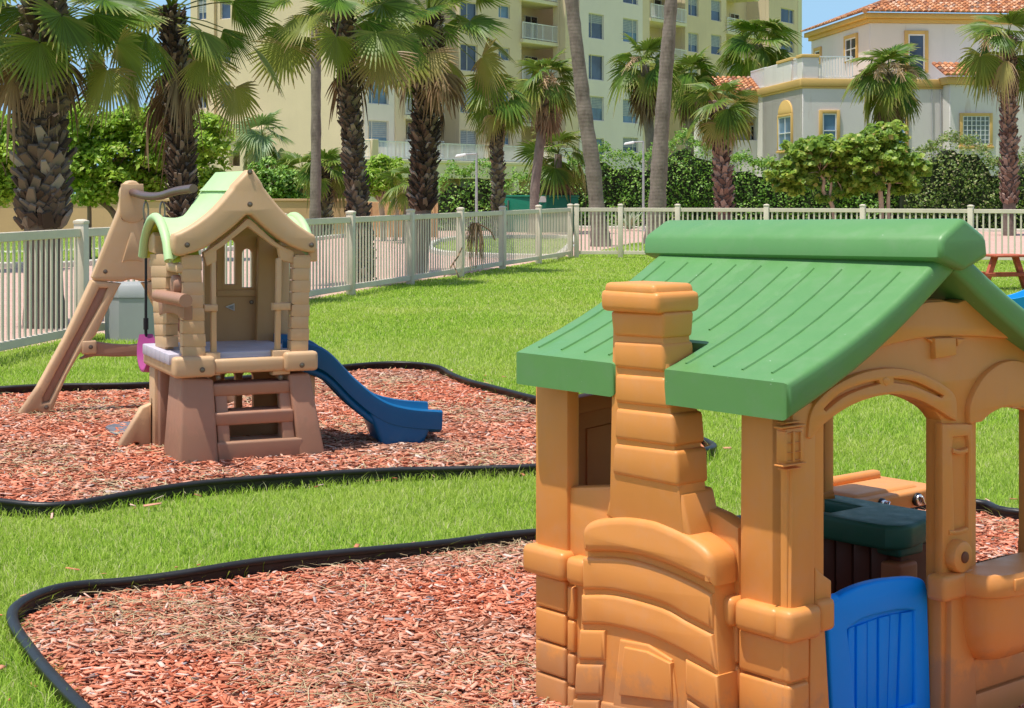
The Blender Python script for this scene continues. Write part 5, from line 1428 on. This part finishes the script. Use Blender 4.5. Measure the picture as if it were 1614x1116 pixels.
# white tower block
fW = plane_at(893, 122.6)
cols = [(928,952,.28),(982,1006,.72)]
wins = []
for i,(y0,y1) in enumerate(((-44,-4),(22,61),(87,126),(152,190),(218,250))): wins.append((928,952,y0,y1,(M_GLASS if i < 3 else M_GLASSL),(.25,)))
for i,(y0,y1) in enumerate(((-36,6),(30,67),(93,128),(157,194),(217,240))): wins.append((982,1006,y0,y1,(M_GLASSL if i in (1,3) else M_GLASS),(.72,)))
facade(fW, 914, 1013, .0, ZT, M_WHITE, wins)
b = MB(); t0,t1 = fW.inv(893,200)[0], fW.inv(914,200)[0]; b.fbox(fW, t0, t1-.01, 0, ZT, -.6, -.10, .01, 1); b.build('wall', M_CREAM, condo)
b = MB(); b.fbox(fW, t0-.02, t0+.3, 0, ZT, -1.2, -.62, .01, 1); b.build('wall', M_CREAM, condo)
t2,t3 = fW.inv(1013,200)[0], fW.inv(1026,200)[0]; b = MB(); b.fbox(fW, t2+.01, t3, 0, ZT, -.8, -.12, .01, 1); b.build('wall', M_CREAM, condo)
b = MB(); b.fbox(fW, t1, t3+20, 0, ZT, -9, -8.2, 0, 1); b.build('wall', M_CREAM, condo)
# right wing with recessed balconies
fR = Frame(fW.O + fW.n*(-.8), E)
wins = []
for y0,y1 in ((-60,-22),(-4,25),(52,82),(108,140)):
    wins.append((1085,1101,y0,y1,M_GLASS,(.4,)))
for y0,y1 in ((-40,-6),(0,33),(55,86),(112,140)): wins.append((1121,1137,y0,y1,M_GLASS,()))
facade(fR, 1084-4, 1145, 0, ZT, M_CREAM, wins)
b = MB(); tA,tB = fR.inv(1026,200)[0], fR.inv(1080,200)[0]; b.fbox(fR, tA, tB, 0, ZT, -2.6, -2.3, 0, 1)
tC,tD2 = fR.inv(1145,200)[0], fR.inv(1212,200)[0]; b.fbox(fR, tC, tD2, 0, ZT, -2.6, -2.3, 0, 1); b.build('wall', M_CREAM, condo)
b = MB(); b.fbox(fR, tD2+.01, tD2+.3, 0, ZT, -2.65, -.36, 0, 1); b.build('wall', M_CREAM, condo)
b = MB(); b.fbox(fR, tC-.3, tC, 0, ZT, -2.3, -.36, 0, 1); b.fbox(fR, tB-.02, tB+.25, 0, ZT, -2.3, -.36, 0, 1); b.build('wall', M_CREAM, condo)
facade(fR, 1212, 1263, 0, ZT, M_CREAM, [(1231,1252,14,36,M_GLASS,(.7,)),(1231,1252,-36,-14,M_GLASS,(.7,)),(1231,1252,62,82,M_GLASS,(.7,))])
tE = fR.inv(1263,200)[0]; b = MB(); b.fbox(fR, tE-.8, tE+.02, 0, ZT, -8, .06, .01, 1); b.build('wall', M_SLAB, condo)
def balcony(fr, px0, px1, py_rail, py_floor, off_back, out, glassdoor=None, mat=M_SLAB, n=16):
    """slab, white railing; pixel rows are those at px0 on the front edge"""
    t0,zr = fr.inv(px0,py_rail,out); t1,_ = fr.inv(px1,py_rail,out); zf = fr.inv(px0,py_floor,out)[1]
    bl = MB(); bl.fbox(fr, t0, t1, zf-.30, zf-.04, off_back, out+.05, .01, 1); s_ = bl.build('balcony_slab', mat, condo)
    bl = MB()
    bl.fbox(fr, t0, t1, zr-.05, zr, out-.03, out+.02, 0, 1); bl.fbox(fr, t0, t1, zf+.06, zf+.10, out-.02, out+.01, 0, 1)
    m_ = int((t1-t0)/.13)
    for i in range(m_+1):
        t = t0+(t1-t0)*i/m_; w_ = .035 if i % 10 == 0 else .013
        bl.fbox(fr, t-w_, t+w_, zf+.0, zr-.05, out-.02, out+.005, 0, 1)
    bl.build('railing', M_RAIL, condo)
    if glassdoor:
        a,c = glassdoor; ta,_ = fr.inv(a,py_rail,off_back); tb,_ = fr.inv(c,py_rail,off_back)
        window(fr, ta, tb, zf, zf+2.15, off_back+.05, M_GLASSK, (.5,), condo)
fRb = fR
for dy in (-66,0,66): balcony(fRb, 1026, 1082, 5+dy, 27+dy, -2.3, .35, (1030,1052))
for dy in (-62,0,62): balcony(fRb, 1147, 1196, 27+dy, 48+dy, -2.3, .2, (1150,1164))
# balcony wing between the tan end wall and the white block
fL1 = plane_at(575, 105.0)
wins = []
for k in range(-2,4):
    dy = (k-2)*68.0
    wins.append((580,613,190+dy,232+dy,M_GLASSL,(.25,)))
facade(fL1, 575, 622, 0, ZT, M_WHITE, wins, name='wall')
t0,t1 = fL1.inv(622,200)[0], fL1.inv(638,200)[0]; b = MB(); b.fbox(fL1, t0+.01, t1, 0, ZT, -.5, .08, .01, 1); b.build('wall', M_CREAM, condo)
tb0,tb1 = fL1.inv(638,200)[0], fL1.inv(724,200)[0]
b = MB(); b.fbox(fL1, tb0, tb1, 0, ZT, -2.4, -2.1, 0, 1); b.build('wall', M_CREAM, condo)
b = MB(); b.fbox(fL1, tb1+.01, tb1+.3, 0, ZT, -2.45, -.36, 0, 1); b.build('wall', M_CREAM, condo)
b = MB(); b.fbox(fL1, tb0-.2, tb0, 0, ZT, -2.1, -.51, 0, 1); b.build('wall', M_CREAM, condo)
wins = []
for k in range(-2,4):
    dy = (k-2)*66.5
    wins.append((726,753,205+dy,254+dy,M_GLASS,(.45,)) if k == 2 else (726,753,203+dy,245+dy,M_GLASS,(.45,)))
    wins.append((786,804,208+dy,228+dy,M_GLASSL,(.3,)))
facade(fL1, 724, 822, 0, ZT, M_CREAM, wins)
tx0,tx1 = fL1.inv(822,200)[0], fL1.inv(893,200)[0]
b = MB(); b.fbox(fL1, tx0, tx1+2.5, 0, ZT, -2.6, -2.3, 0, 1); b.build('wall', M_CREAM, condo)
b = MB(); b.fbox(fL1, tx0, tx0+.3, 0, ZT, -2.3, -.36, 0, 1); b.build('wall', M_CREAM, condo)
for k in range(-2,2): balcony(fL1, 640, 700, 154+66*k, 180+66*k, -2.1, .25, (640,652))
for k in range(-2,3): balcony(fL1, 824, 892, 34+66*k, 60+66*k, -2.3, .25, (826,846))
# deck over the garage
od = 3.2
tq0, zr = fL1.inv(560,220,od); tq1 = fL1.inv(905,220,od)[0]; zf = fL1.inv(580,250,od)[1]
b = MB(); b.fbox(fL1, tq0, tq1, zf-1.15, zf-.05, -.4, od+.02, .02, 1); b.fbox(fL1, tq0-.05, tq1, zf-.18, zf, -.4, od+.12, .02, 1); b.build('deck_slab', M_SLAB, condo)
b = MB(); b.fbox(fL1, tq0, tq1, -.05, zf-1.2, -.6, -.5, 0, 1); b.build('garage_back_wall', M_CREAM, condo)
for px in (592,690,765,815,900):
    t = fL1.inv(px,240,od)[0]; b = MB(); b.fbox(fL1, t-.3, t+.3, -.05, zf-1.16, od-.65, od-.05, .01, 1); b.build('garage_pillar', M_SLAB, condo)
for px in (590,775,868):
    t = fL1.inv(px,240,od)[0]; b = MB(); b.fbox(fL1, t-.28, t+.34, zf+.01, zr+.08, od-.5, od+.06, .02, 1); b.build('deck_pillar', M_CREAM, condo)
b = MB(); b.fbox(fL1, tq0, tq1, zr-.05, zr, od-.12, od-.06, 0, 1); b.fbox(fL1, tq0, tq1, zf+.08, zf+.13, od-.11, od-.07, 0, 1)
m_ = int((tq1-tq0)/.13)
for i in range(m_+1):
    t = tq0+(tq1-tq0)*i/m_; w_ = .04 if i % 12 == 0 else .014; b.fbox(fL1, t-w_, t+w_, zf+.01, zr-.05, od-.105, od-.075, 0, 1)
b.build('railing', M_RAIL, condo)
# blank tan end wall and the lower block at the left
fE = Frame((XD(575,105.0),105.0), (.823,-.568))
tl1 = fE.inv(372,200)[0]
b = MB(); b.fbox(fE, tl1, -.002, 0, ZT, -.4, 0, .01, 1); b.build('wall', M_TANW, condo)
b = MB(); b.fbox(fE, tl1-.4, tl1-.01, 0, ZT, -3.0, -.02, .01, 1); b.build('wall', M_TANW, condo)
fE2 = Frame(fE.O + fE.n*(-2.6), fE.a)
def fac2(fr, px0, px1, mat, wins):
    global E
    return facade(fr, px0, px1, 0, ZT, mat, wins)
wl_ = []
for k in range(-2,3):
    dy = k*70; wl_ += [(311,325,130+dy,171+dy,M_GLASS,(.5,)),(347,363,128+dy,170+dy,M_GLASS,())]
fac2(fE2, 300, 372, M_TANW, wl_)
b = MB(); t = fE2.inv(338,200)[0]; b.fbox(fE2, t-.2, t+.2, 0, ZT, 0.01, .25, .01, 1); b.build('wall', M_TANW, condo)
fG2 = Frame(fE.O + fE.n*1.5, fE.a)
ta, zc = fG2.inv(318,205,0); tb = fG2.inv(392,205,0)[0]
b = MB(); b.plate([[(ta-4,-.05),(tb,-.05),(tb,zc-.9),(ta-4,zc-.9)],[(fG2.inv(361,240)[0],fG2.inv(361,262)[1]),(fG2.inv(378,240)[0],fG2.inv(361,262)[1]),(fG2.inv(378,240)[0],fG2.inv(361,239)[1]),(fG2.inv(361,240)[0],fG2.inv(361,239)[1])]], fG2, 0, .4, .01, 1)
b.fbox(fG2, ta-4, tb, zc-.9, zc-.25, -5, .02, .01, 1); b.build('garage_wall', M_TANW, condo)
b = MB(); b.fbox(fG2, ta-4, tb+.1, zc-.25, zc, -5, .25, .03, 2); b.fbox(fG2, ta-4, tb+.05, zc-.5, zc-.26, -1, .12, .03, 2); b.build('cornice', M_SLAB, condo)
b = MB(); b.fbox(fG2, ta-4, tb-.1, .0, zc-1, -5, -2, 0, 1); b.build('garage_shade', M_DARKR, condo)  # solid dark block, its colour stands for the shade inside the garage

# ---------------- villa at the right
VD = 76.0
villa = thing('villa', 'white villa with orange tile roof, mustard trim and a corner terrace', 'house', (XD(1380,VD), VD+5, 0))
RV = Vector((.994,.106)).normalized()
# front plane of the lower storey: corner at px 1265
fV = Frame((XD(1265,VD),VD), RV)
fVL = Frame((XD(1265,VD),VD), (.106,-.994))            # left return, t from -9 (far) to 0
def vw(fr, x0,x1,y0,y1,off, gm, mu=(), rails=(), fw=.06, trim=.16, arch=False, sill=True):
    ta,za = fr.inv(x0,y0,off); tb,zb = fr.inv(x1,y1,off); zb2 = fr.inv(x0,y1,off)[1]; zb=(zb+zb2)/2; za=(za+fr.inv(x1,y0,off)[1])/2
    w_ = window(fr, ta, tb, zb, za, off+.03, gm, mu, villa, fw, M_RAIL, rails=rails)
    b = MB()
    b.fbox(fr, ta-trim, ta-.002, zb-trim*.4, za+trim, off-.05, off+.10, .015, 2); b.fbox(fr, tb+.002, tb+trim, zb-trim*.4, za+trim, off-.05, off+.10, .015, 2)
    b.fbox(fr, ta-.002, tb+.002, za+.002, za+trim, off-.05, off+.098, .012, 2)
    if sill: b.fbox(fr, ta-trim*1.3, tb+trim*1.3, zb-trim*1.2, zb-trim*.4, off-.05, off+.16, .015, 2)
    if arch:
        c = (ta+tb)/2; r = (tb-ta)/2+trim*.6; b.plate([[(c-r*math.cos(math.pi*i/12), za+trim+.02+r*.55*math.sin(math.pi*i/12)) for i in range(13)]], fr, off+.08, .1, .01, 2)
    b.build('window_trim', M_MUST, w_); return w_
def wallbox(fr, px0, px1, z0, z1, depth, mat=None, off=0, name='wall', bev=.02, t0=None, t1=None):
    a = fr.inv(px0,200,off)[0] if t0 is None else t0; c = fr.inv(px1,200,off)[0] if t1 is None else t1
    b = MB(); b.fbox(fr, a, c, z0, z1, off-depth, off, bev, 1); return b.build(name, mat or M_VILLA, villa)
zb0 = fV.inv(1300,136)[1]; zb1 = fV.inv(1300,124)[1]        # mustard belt
tR = fV.inv(1700,200)[0]; t1500 = fV.inv(1492,200)[0]
wallbox(fV, 1265, 0, -.1, zb0, 9, t0=0, t1=tR)
b = MB(); b.fbox(fV, -.10, t1500+.5, zb0+.002, zb1, -7.5, .10, .03, 2); b.fbox(fV, -.05, t1500+.4, zb0-.10, zb0, -7.4, .05, .02, 1); b.build('belt_trim', M_MUST, villa)
# terrace parapet at the corner, white railings
zp = fV.inv(1280,86)[1]; tpar = fV.inv(1290,100)[0]
b = MB(); b.fbox(fV, 0, tpar, zb1+.002, zp-.12, -.9, 0, .02, 1); b.build('parapet', M_VILLA, villa)
b = MB(); b.fbox(fV, -.06, tpar+.04, zp-.118, zp+.02, -.96, .06, .02, 1); b.build('parapet_cap', M_MUST, villa)
def vrail(fr, ta, tb, z0, z1, off):
    b = MB(); b.fbox(fr, ta, tb, z1-.06, z1, off-.05, off, 0, 1); b.fbox(fr, ta, tb, z0+.06, z0+.11, off-.05, off, 0, 1)
    m_ = max(2,int((tb-ta)/.13))
    for i in range(m_+1):
        t = ta+(tb-ta)*i/m_; b.fbox(fr, t-.02, t+.02, z0, z1-.06, off-.04, off-.01, 0, 1)
    b.build('railing', M_RAIL, villa)
vrail(fV, tpar+.03, fV.inv(1345,100)[0], zb1, zp-.05, -.1)
L9 = -9.0
tL = lambda px,y=120: fVL.inv(px,y,0)[0]
zz_ = zb1
vrail(fVL, tL(1247), -.92, zz_, zp-.05, -.1)
b = MB(); b.fbox(fVL, tL(1225), tL(1247)-.01, zz_+.002, zp-.12, -.5, 0, .02, 1); b.build('parapet', M_VILLA, villa)
b = MB(); b.fbox(fVL, tL(1225)-.03, tL(1247)+.02, zp-.118, zp+.02, -.55, .05, .02, 1); b.build('parapet_cap', M_MUST, villa)
b = MB(); b.fbox(fVL, tL(1204), tL(1225)-.04, zz_+.002, zp-.10, -.4, -.02, .02, 1); b.build('parapet', M_VILLA, villa)
vrail(fVL, tL(1180), tL(1204)-.05, zz_, zp-.05, -.1)
# lower left return with arched window, and its belt
wallbox(fVL, 0, 0, -.1, zb0-.001, 3, t0=-7.2, t1=-.001)
b = MB(); b.fbox(fVL, -9.0, -.12, zb0+.004, zb1-.004, -3.2, .10, .03, 2); b.build('belt_trim', M_MUST, villa)
vw(fVL, 1229, 1249, 184, 236, 0, M_GLASSL, (.5,), (.5,), .05, .12, True)
# porch recess further left
tPo = fVL.inv(1218,200)[0]
fP = Frame((XD(1118,84.0),84.0), RV)
zt_p = fP.inv(1160,160)[1]
wallbox(fP, 1115, 1158, -.1, zt_p, 4); 
t_a, t_b = fP.inv(1158,200)[0], fP.inv(1220,200)[0]
b = MB(); b.fbox(fP, t_a, t_b, -.1, fP.inv(1190,221)[1], -.3, 0, .01, 1); b.fbox(fP, t_a, t_b, fP.inv(1190,184)[1], zt_p, -.3, 0, .01, 1); b.build('wall', M_VILLA, villa)
b = MB(); b.fbox(fP, t_a, t_b, -.1, zt_p, -2.2, -1.8, .01, 1); b.build('wall', M_VILLA, villa)
vw(fP, 1182, 1197, 198, 222, -1.8, M_GLASSK, (.5,), (), .06, .14, sill=False)
zpt = fP.inv(1200,162)[1]; zpt1 = fP.inv(1200,150)[1]
b = MB(); b.fbox(fP, fP.inv(1108,180)[0], t_b-.02, zpt+.002, zpt1+.12, -3, .25, .03, 2); b.build('belt_trim', M_MUST, villa)
# windows of the front
vw(fV, 1296, 1318, 179, 224, 0, M_GLASSL, (), (.4,), .06, .16)
vw(fV, 1402, 1426, 185, 235, 0, M_GLASSL, (), (.4,), .06, .16)
# pipes on the wall
for px in (1469,1482):
    t = fV.inv(px,200)[0]; b = MB(); b.tube([fV.P(t,.2,.05), fV.P(t+.03,3,.05), fV.P(t-.02,zb0-.12,.05)], .025, 8); b.build('wall_pipe', simple('pipe_grey',(.4,.4,.41,1),.6,.1), villa)
# upper storey, set back
fU = Frame(fV.O + fV.n*(-4.2), RV)
tu0 = fU.inv(1371,50)[0]; zu = fU.inv(1400,36)[1]; zu1 = fU.inv(1400,21)[1]
wallbox(fU, 1371, 0, zb1+.002, zu, 10, t0=tu0, t1=tu0+14)
fUL = Frame((fU.P(tu0,0).x, fU.P(tu0,0).y), (.106,-.994))
b = MB(); b.fbox(fU, tu0-.12, tu0+14.2, zu+.001, zu+(zu1-zu)*.45, -10.2, .12, .02, 1); b.fbox(fU, tu0-.3, tu0+14.4, zu+(zu1-zu)*.45+.001, zu1, -10.4, .30, .03, 2); b.build('cornice', M_MUST, villa)
vw(fU, 1431, 1457, 54, 112, 0, M_GLASS, (), (), .07, .18, sill=False)
vw(fUL, 1334, 1351, 60, 95, 0, M_GLASSK, (.5,), (.5,), .07, .18, sill=False)
vw(fUL, 1286, 1294, 80, 100, 0, M_GLASSK, (), (), .07, .18, sill=False)
# barrel tile roof
m, t, bs_ = nt('clay_tiles'); v = coords(t)
g = N(t,'ShaderNodeNewGeometry')
col = ramp(t, g.outputs['Random Per Island'], [(0,lin(120,76,58)),(.35,lin(182,116,72)),(.7,lin(197,143,103)),(.9,lin(210,172,146)),(1,lin(100,76,66))])
t.links.new(col, bs_.inputs['Base Color']); bs_.inputs['Roughness'].default_value = .85; M_TILE = m
M_TILEB = simple('tile_bed', lin(150,84,60), .9, .2)
def tileroof(name, p0, p1, up, run, courses, w_=.26, keep=None):
    """eave from p0 to p1, rising along vector up (3D unit) for run metres"""
    b = MB(); ex = (p1-p0); L = ex.length; ex.normalize(); nrm = ex.cross(up).normalized()
    if nrm.z < 0: nrm = -nrm
    b.raw([p0,p1,p1+up*run,p0+up*run] if keep is None else [p0]+[p1]+keep, [tuple(range(4 if keep is None else 2+len(keep)))])
    base = b.build(name, M_TILEB, villa, ang=0)
    nx = int(L/w_); st = run/courses; vs = []; fs = []
    for j in range(courses):
        for i in range(nx):
            s_ = (i+.5)*w_; q = st*j
            if keep is not None:
                cut = q*CUT
                if s_ < cut or s_ > L - 0: continue
            o = p0+ex*s_+up*q+nrm*(.012+.004*((i*7+j*3)%3))
            k0 = len(vs)
            for e_,r_ in ((0,w_*.46),(st*1.12,w_*.38)):
                for a in range(6):
                    an = math.pi*a/5; vs.append(o+up*e_+ex*(-math.cos(an)*r_)+nrm*(math.sin(an)*r_*.75 + (.03 if e_ == 0 else 0)))
            for a in range(5): fs.append((k0+a,k0+a+1,k0+6+a+1,k0+6+a))
            fs.append(tuple(k0+a for a in range(6)))
    b = MB(); b.raw(vs,fs); b.build('roof_tiles', M_TILE, base, ang=40, recalc=False)
    return base
CUT = 1.0
zr_ = zu1 + .02
p0 = fU.P(tu0-.45, zr_, .5); p1 = fU.P(tu0+14.6, zr_, .5)
sl = R(21); upf = Vector((-fU.n.x*math.cos(sl), -fU.n.y*math.cos(sl), math.sin(sl)))
run = 5.8
ax3 = Vector((fU.a.x,fU.a.y,0))
CUT = math.cos(sl)
tileroof('roof', p0, p1, upf, run, 17, .27, keep=[p1+upf*run, p0+upf*run+ax3*run*CUT])
# left hip
pl1 = p0; pl0 = p0 + Vector((-fU.n.x,-fU.n.y,0))*11
upl = Vector((ax3.x*math.cos(sl), ax3.y*math.cos(sl), math.sin(sl)))
b = MB(); b.raw([pl0,pl1,pl1+upl*run+Vector((-fU.n.x,-fU.n.y,0))*run*CUT, pl0+upl*run], [(0,1,2,3)]); base = b.build('roof', M_TILEB, villa, ang=0)
vs, fs = [], []; ex = (pl1-pl0).normalized(); L = (pl1-pl0).length; nrm = ex.cross(upl); nrm = nrm if nrm.z > 0 else -nrm
for j in range(17):
    for i in range(int(L/.27)):
        s_ = (i+.5)*.27; q = run/17*j
        if s_ > L - q*CUT: continue
        o = pl0+ex*s_+upl*q+nrm*.012; k0 = len(vs)
        for e_,r_ in ((0,.124),(run/17*1.12,.103)):
            for a in range(6): an = math.pi*a/5; vs.append(o+upl*e_+ex*(-math.cos(an)*r_)+nrm*(math.sin(an)*r_*.75+(.03 if e_ == 0 else 0)))
        for a in range(5): fs.append((k0+a,k0+a+1,k0+6+a+1,k0+6+a))
        fs.append(tuple(k0+a for a in range(6)))
b = MB(); b.raw(vs,fs); b.build('roof_tiles', M_TILE, base, ang=40, recalc=False)
b = MB(); hp0 = p0; hp1 = p0+upf*run+ax3*run*CUT
for i in range(22):
    k = i/22; a_ = hp0.lerp(hp1,k); c_ = hp0.lerp(hp1,k+1/20); b.tube([a_+Vector((0,0,.05)), c_+Vector((0,0,.02))], [.13,.10], 8)
b.build('roof_ridge', M_TILE, base, ang=40)
# porch tile roof, right bay tile roof
q0 = fP.P(fP.inv(1108,160)[0], zpt1+.14, .45); q1 = fP.P(t_b-.03, zpt1+.14, .45); up2 = Vector((-fP.n.x*math.cos(sl),-fP.n.y*math.cos(sl),math.sin(sl)))
tileroof('porch_roof', q0, q1, up2, 2.4, 7, .27)
# right bay with the glass block window
fB2 = Frame(fV.O + fV.n*.9, RV)
tb0, tb1 = fB2.inv(1497,200)[0], fB2.inv(1575,200)[0]
zk = fB2.inv(1530,133)[1]; zk1 = fB2.inv(1530,121)[1]
b = MB(); b.fbox(fB2, tb0, tb1, -.1, zk, -.95, 0, .02, 1); b.build('wall', M_VILLA, villa)
b = MB(); b.fbox(fB2, tb0-.15, tb1+.15, zk+.002, zk1, -1.1, .15, .03, 2); b.build('belt_trim', M_MUST, villa)
tileroof('bay_roof', fB2.P(tb0-.35,zk1+.02,.35), fB2.P(tb1+.35,zk1+.02,.35), upf, 1.9, 5, .27)
w_ = vw(fB2, 1517, 1559, 183, 228, 0, M_GBLOCK, tuple(i/6 for i in range(1,6)), tuple(i/6 for i in range(1,6)), .035, .14)
b = MB(); b.tube([fV.P(-3+6.2,0,0),fV.P(-3+6.2,0.01,0)], .001, 4); b.bm.free()

# ---------------- garden wall, box, lamps, small things
wd_ = 57.5
b = MB(); b.box(XD(-120,wd_), XD(560,wd_), wd_, wd_+.22, -.05, ZP(317,wd_), .01, 1); b.box(XD(-120,wd_), XD(560,wd_), wd_-.04, wd_+.26, ZP(317,wd_)+.001, ZP(317,wd_)+.08, .01, 1)
tag(b.build('garden_wall', M_WALLP), 'long peach garden wall behind the left palms and the beige tower', 'wall')
b = MB(); b.box(XD(562,54), XD(690,54), 54, 54.22, -.05, ZP(318,54), .01, 1)
for i in range(9):
    x = XD(562,54)+ (XD(690,54)-XD(562,54))*(i+.5)/9; b.box(x-.03,x+.03,53.96,53.99,0,ZP(318,54)-.02,.005,1)
tag(b.build('garden_wall', simple('timber_screen', lin(200,160,114), .8, .15, 3)), 'short ochre screen wall left of the dark shaggy palm trunk', 'wall')
# transformer box
M_TRG = plastic('green_box_paint', lin(8,104,78), .5, .08, 40, .05, .15)
bx0 = Vector((XD(836,60),60)); fb = Frame(bx0, (.93,.37)); fb2 = Frame(bx0, (.62,-.78))
tb_ = thing('transformer_box', 'dark green metal utility cabinet between the two hedges', 'utility box', (bx0.x, 60.6, 0))
wR = fb.inv(912,330)[0]; wL = -fb2.inv(788,330)[0]
zc_ = ZP(309,60)
b = MB(); b.hexa([fb.P(0,-.05),fb.P(wR,-.05),fb.P(wR,-.05)+Vector((-.62*wL,.78*wL,0)),fb2.P(-wL,-.05),fb.P(0,zc_-.05),fb.P(wR,zc_-.05),fb.P(wR,zc_-.05)+Vector((-.62*wL,.78*wL,0)),fb2.P(-wL,zc_-.05)], .02, 2); b.build('body', M_TRG, tb_)
b = MB(); e_ = .05; b.hexa([p+Vector((0,0,zc_-.048)) for p in (fb.P(-e_,0),fb.P(wR+e_,0),fb.P(wR+e_,0)+Vector((-.62*wL,.78*wL,0)),fb2.P(-wL-e_,0))]+[p+Vector((0,0,zc_+.03)) for p in (fb.P(-e_,0),fb.P(wR+e_,0),fb.P(wR+e_,0)+Vector((-.62*wL,.78*wL,0)),fb2.P(-wL-e_,0))], .02, 2); b.build('lid', M_TRG, tb_)
b = MB(); t,z = fb.inv(855,314); b.fbox(fb, t-.14, t+.14, z-.11, z+.11, 0, .015, .004, 1); b.build('notice', simple('notice_white',(.7,.7,.66,1),.6,.1), tb_)
b = MB(); t,z = fb2.inv(802,320); b.fbox(fb2, t-.03, t+.03, z-.25, z+.1, 0, .05, .01, 2); b.build('latch', M_BOLT, tb_)
# lamp posts
def lamp(label, px, d, ytop, ybase_r, arm):
    t_ = thing('lamp_post', label, 'lamp post', (XD(px,d),d,0), 'thin grey lamp posts'); zt2 = ZP(ytop,d)
    b = MB(); b.tube([(XD(px,d),d,-.05),(XD(px,d),d,zt2)], [.055,.04], 10); b.disc((XD(px,d),d,.03),(0,0,1),.14,.06,12,.01)
    b.build('pole', simple('galvanised',(.45,.46,.46,1),.5,.1,metal=.3), t_)
    b = MB(); b.tube([(XD(px,d),d,zt2-.03),(XD(px,d)+arm*.4,d-.1,zt2-.05)], .025, 8); b.build('arm', simple('galvanised_arm',(.45,.46,.46,1),.5,.1), t_)
    x = XD(px,d)+arm*.4
    b = MB(); b.hexa([(x-.34 if arm<0 else x-.02,d-.22,zt2-.16),(x+.05 if arm<0 else x+.34,d-.22,zt2-.10 if arm<0 else zt2-.16),(x+.05 if arm<0 else x+.34,d+.05,zt2-.10 if arm<0 else zt2-.16),(x-.34 if arm<0 else x-.02,d+.05,zt2-.16),(x-.30 if arm<0 else x,d-.20,zt2-.07),(x+.03 if arm<0 else x+.3,d-.20,zt2-.01),(x+.03 if arm<0 else x+.3,d+.03,zt2-.01),(x-.30 if arm<0 else x,d+.03,zt2-.07)], .02, 2)
    b.build('lamp_head', simple('lamp_white',(.72,.72,.70,1),.5,.05), t_)
lamp('grey lamp post in front of the clipped hedge with the hump', 751, 57, 241, 370, -1)
lamp('grey lamp post between the two leaning bare trunks', 1014, 62, 222, 364, -1)
# utility pedestal behind the swing
pd = 16.35; M_PED = plastic('pedestal_green', lin(156,158,158), .55, .06, 60, .06, .25)
tp_ = thing('utility_pedestal', 'grey green utility pedestal on the lawn behind the pink swing', 'utility box', (XD(207,pd),pd,0))
x0,x1 = XD(164,pd), XD(249,pd); c = (x0+x1)/2; hw_ = (x1-x0)/2; zt2 = ZP(449,pd-.1)
def oct_(k,z): return [Vector((c+hw_*k*math.cos(math.pi/8+math.pi/4*i)*1.26, pd+.28+hw_*k*math.sin(math.pi/8+math.pi/4*i)*1.08, z)) for i in range(8)]
b = MB(); b.loft([oct_(.97,-.05),oct_(.97,zt2-.14)]); b.build('body', M_PED, tp_)
b = MB(); b.loft([oct_(1.0,zt2-.135),oct_(1.0,zt2-.025),oct_(.93,zt2),oct_(.3,zt2+.006)]); b.build('lid', M_PED, tp_)
# picnic table
M_WOODR = simple('stained_wood', lin(186,96,62), .65, .18, 12, .2, 80, c2=lin(160,76,50))
pt = thing('picnic_table', 'small reddish wooden picnic table beyond the green roof', 'picnic table', (XD(1584,25),25,0))
M4 = Matrix.Translation((XD(1584,25),25,0)) @ Matrix.Rotation(R(12),4,'Z')
b = MB(); 
for i in range(5): b.box(-.29,.29,-.29+i*.117,-.18+i*.117,.515,.548,.006,1,0,M4)
b.build('table_top', M_WOODR, pt)
for sx in (-1,1):
    b = MB(); b.hexa([M4@Vector(p) for p in ((sx*.36-.045,-.04,-.02),(sx*.36+.045,-.04,-.02),(sx*.36+.045,.04,-.02),(sx*.36-.045,.04,-.02),(sx*.17-.045,-.04,.514),(sx*.17+.045,-.04,.514),(sx*.17+.045,.04,.514),(sx*.17-.045,.04,.514))], .006, 1); b.build('leg', M_WOODR, pt)
for sx in (-1,1):
    b = MB(); b.box(sx*.62-.14,sx*.62+.14,-.30,.30,.275,.305,.006,1,0,M4); b.build('bench', M_WOODR, pt)
for sy in (-.10,.10):
    b = MB(); b.box(-.74,.74,sy-.02,sy+.02,.215,.274,.006,1,0,M4); b.build('bench_beam', M_WOODR, pt)
# toddler slide behind the roof at the right edge
M_CY = plastic('sky_blue_plastic', lin(20,150,220), .4, .05, 200, .05, .05); M_YE = plastic('red_step_plastic', lin(196,60,46), .45, .05, 200, .05, .05)
sx0 = XD(1578,19.8)
ts = thing('toddler_slide', 'bright blue slide peeping out beside the green roof edge', 'slide', (sx0+.9,19.8,0))
b = MB(); cl2 = catmull([(0,0,.10),(.25,0,.15),(.7,0,.36),(1.1,0,.58),(1.35,0,.62)],5); rings = []
for p in cl2:
    rings.append([Vector((sx0+p.x,19.8+y,p.z+z)) for y,z in ((-.24,.12),(-.20,.12),(-.17,.0),(.17,.0),(.20,.12),(.24,.12),(.21,-.05),(-.21,-.05))][::-1])
b.loft([[q for q in r] for r in rings]); 
b.build('chute', M_CY, ts, ang=50)
b = MB()
for k in range(3): b.box(sx0+1.4+.16*(2-k)-.02,sx0+1.4+.16*(2-k)+.14,19.6,20.0,.16*k,.16*k+.16+.0,.02,2)
b.build('steps', M_YE, ts)
# white capped pipe at the fence corner
pc = G(907,404)
tw_ = thing('pipe_stub', 'small white capped pipe stub at the inner corner of the fence', 'pipe', pc)
b = MB(); b.tube([pc+Vector((0,0,-.02)),pc+Vector((0,0,.2))], .035, 10); b.build('pipe', M_DG, tw_)
b = MB(); b.ball(pc+Vector((.0,0,.24)), (.06,.06,.05)); b.build('cap', M_RAIL, tw_)
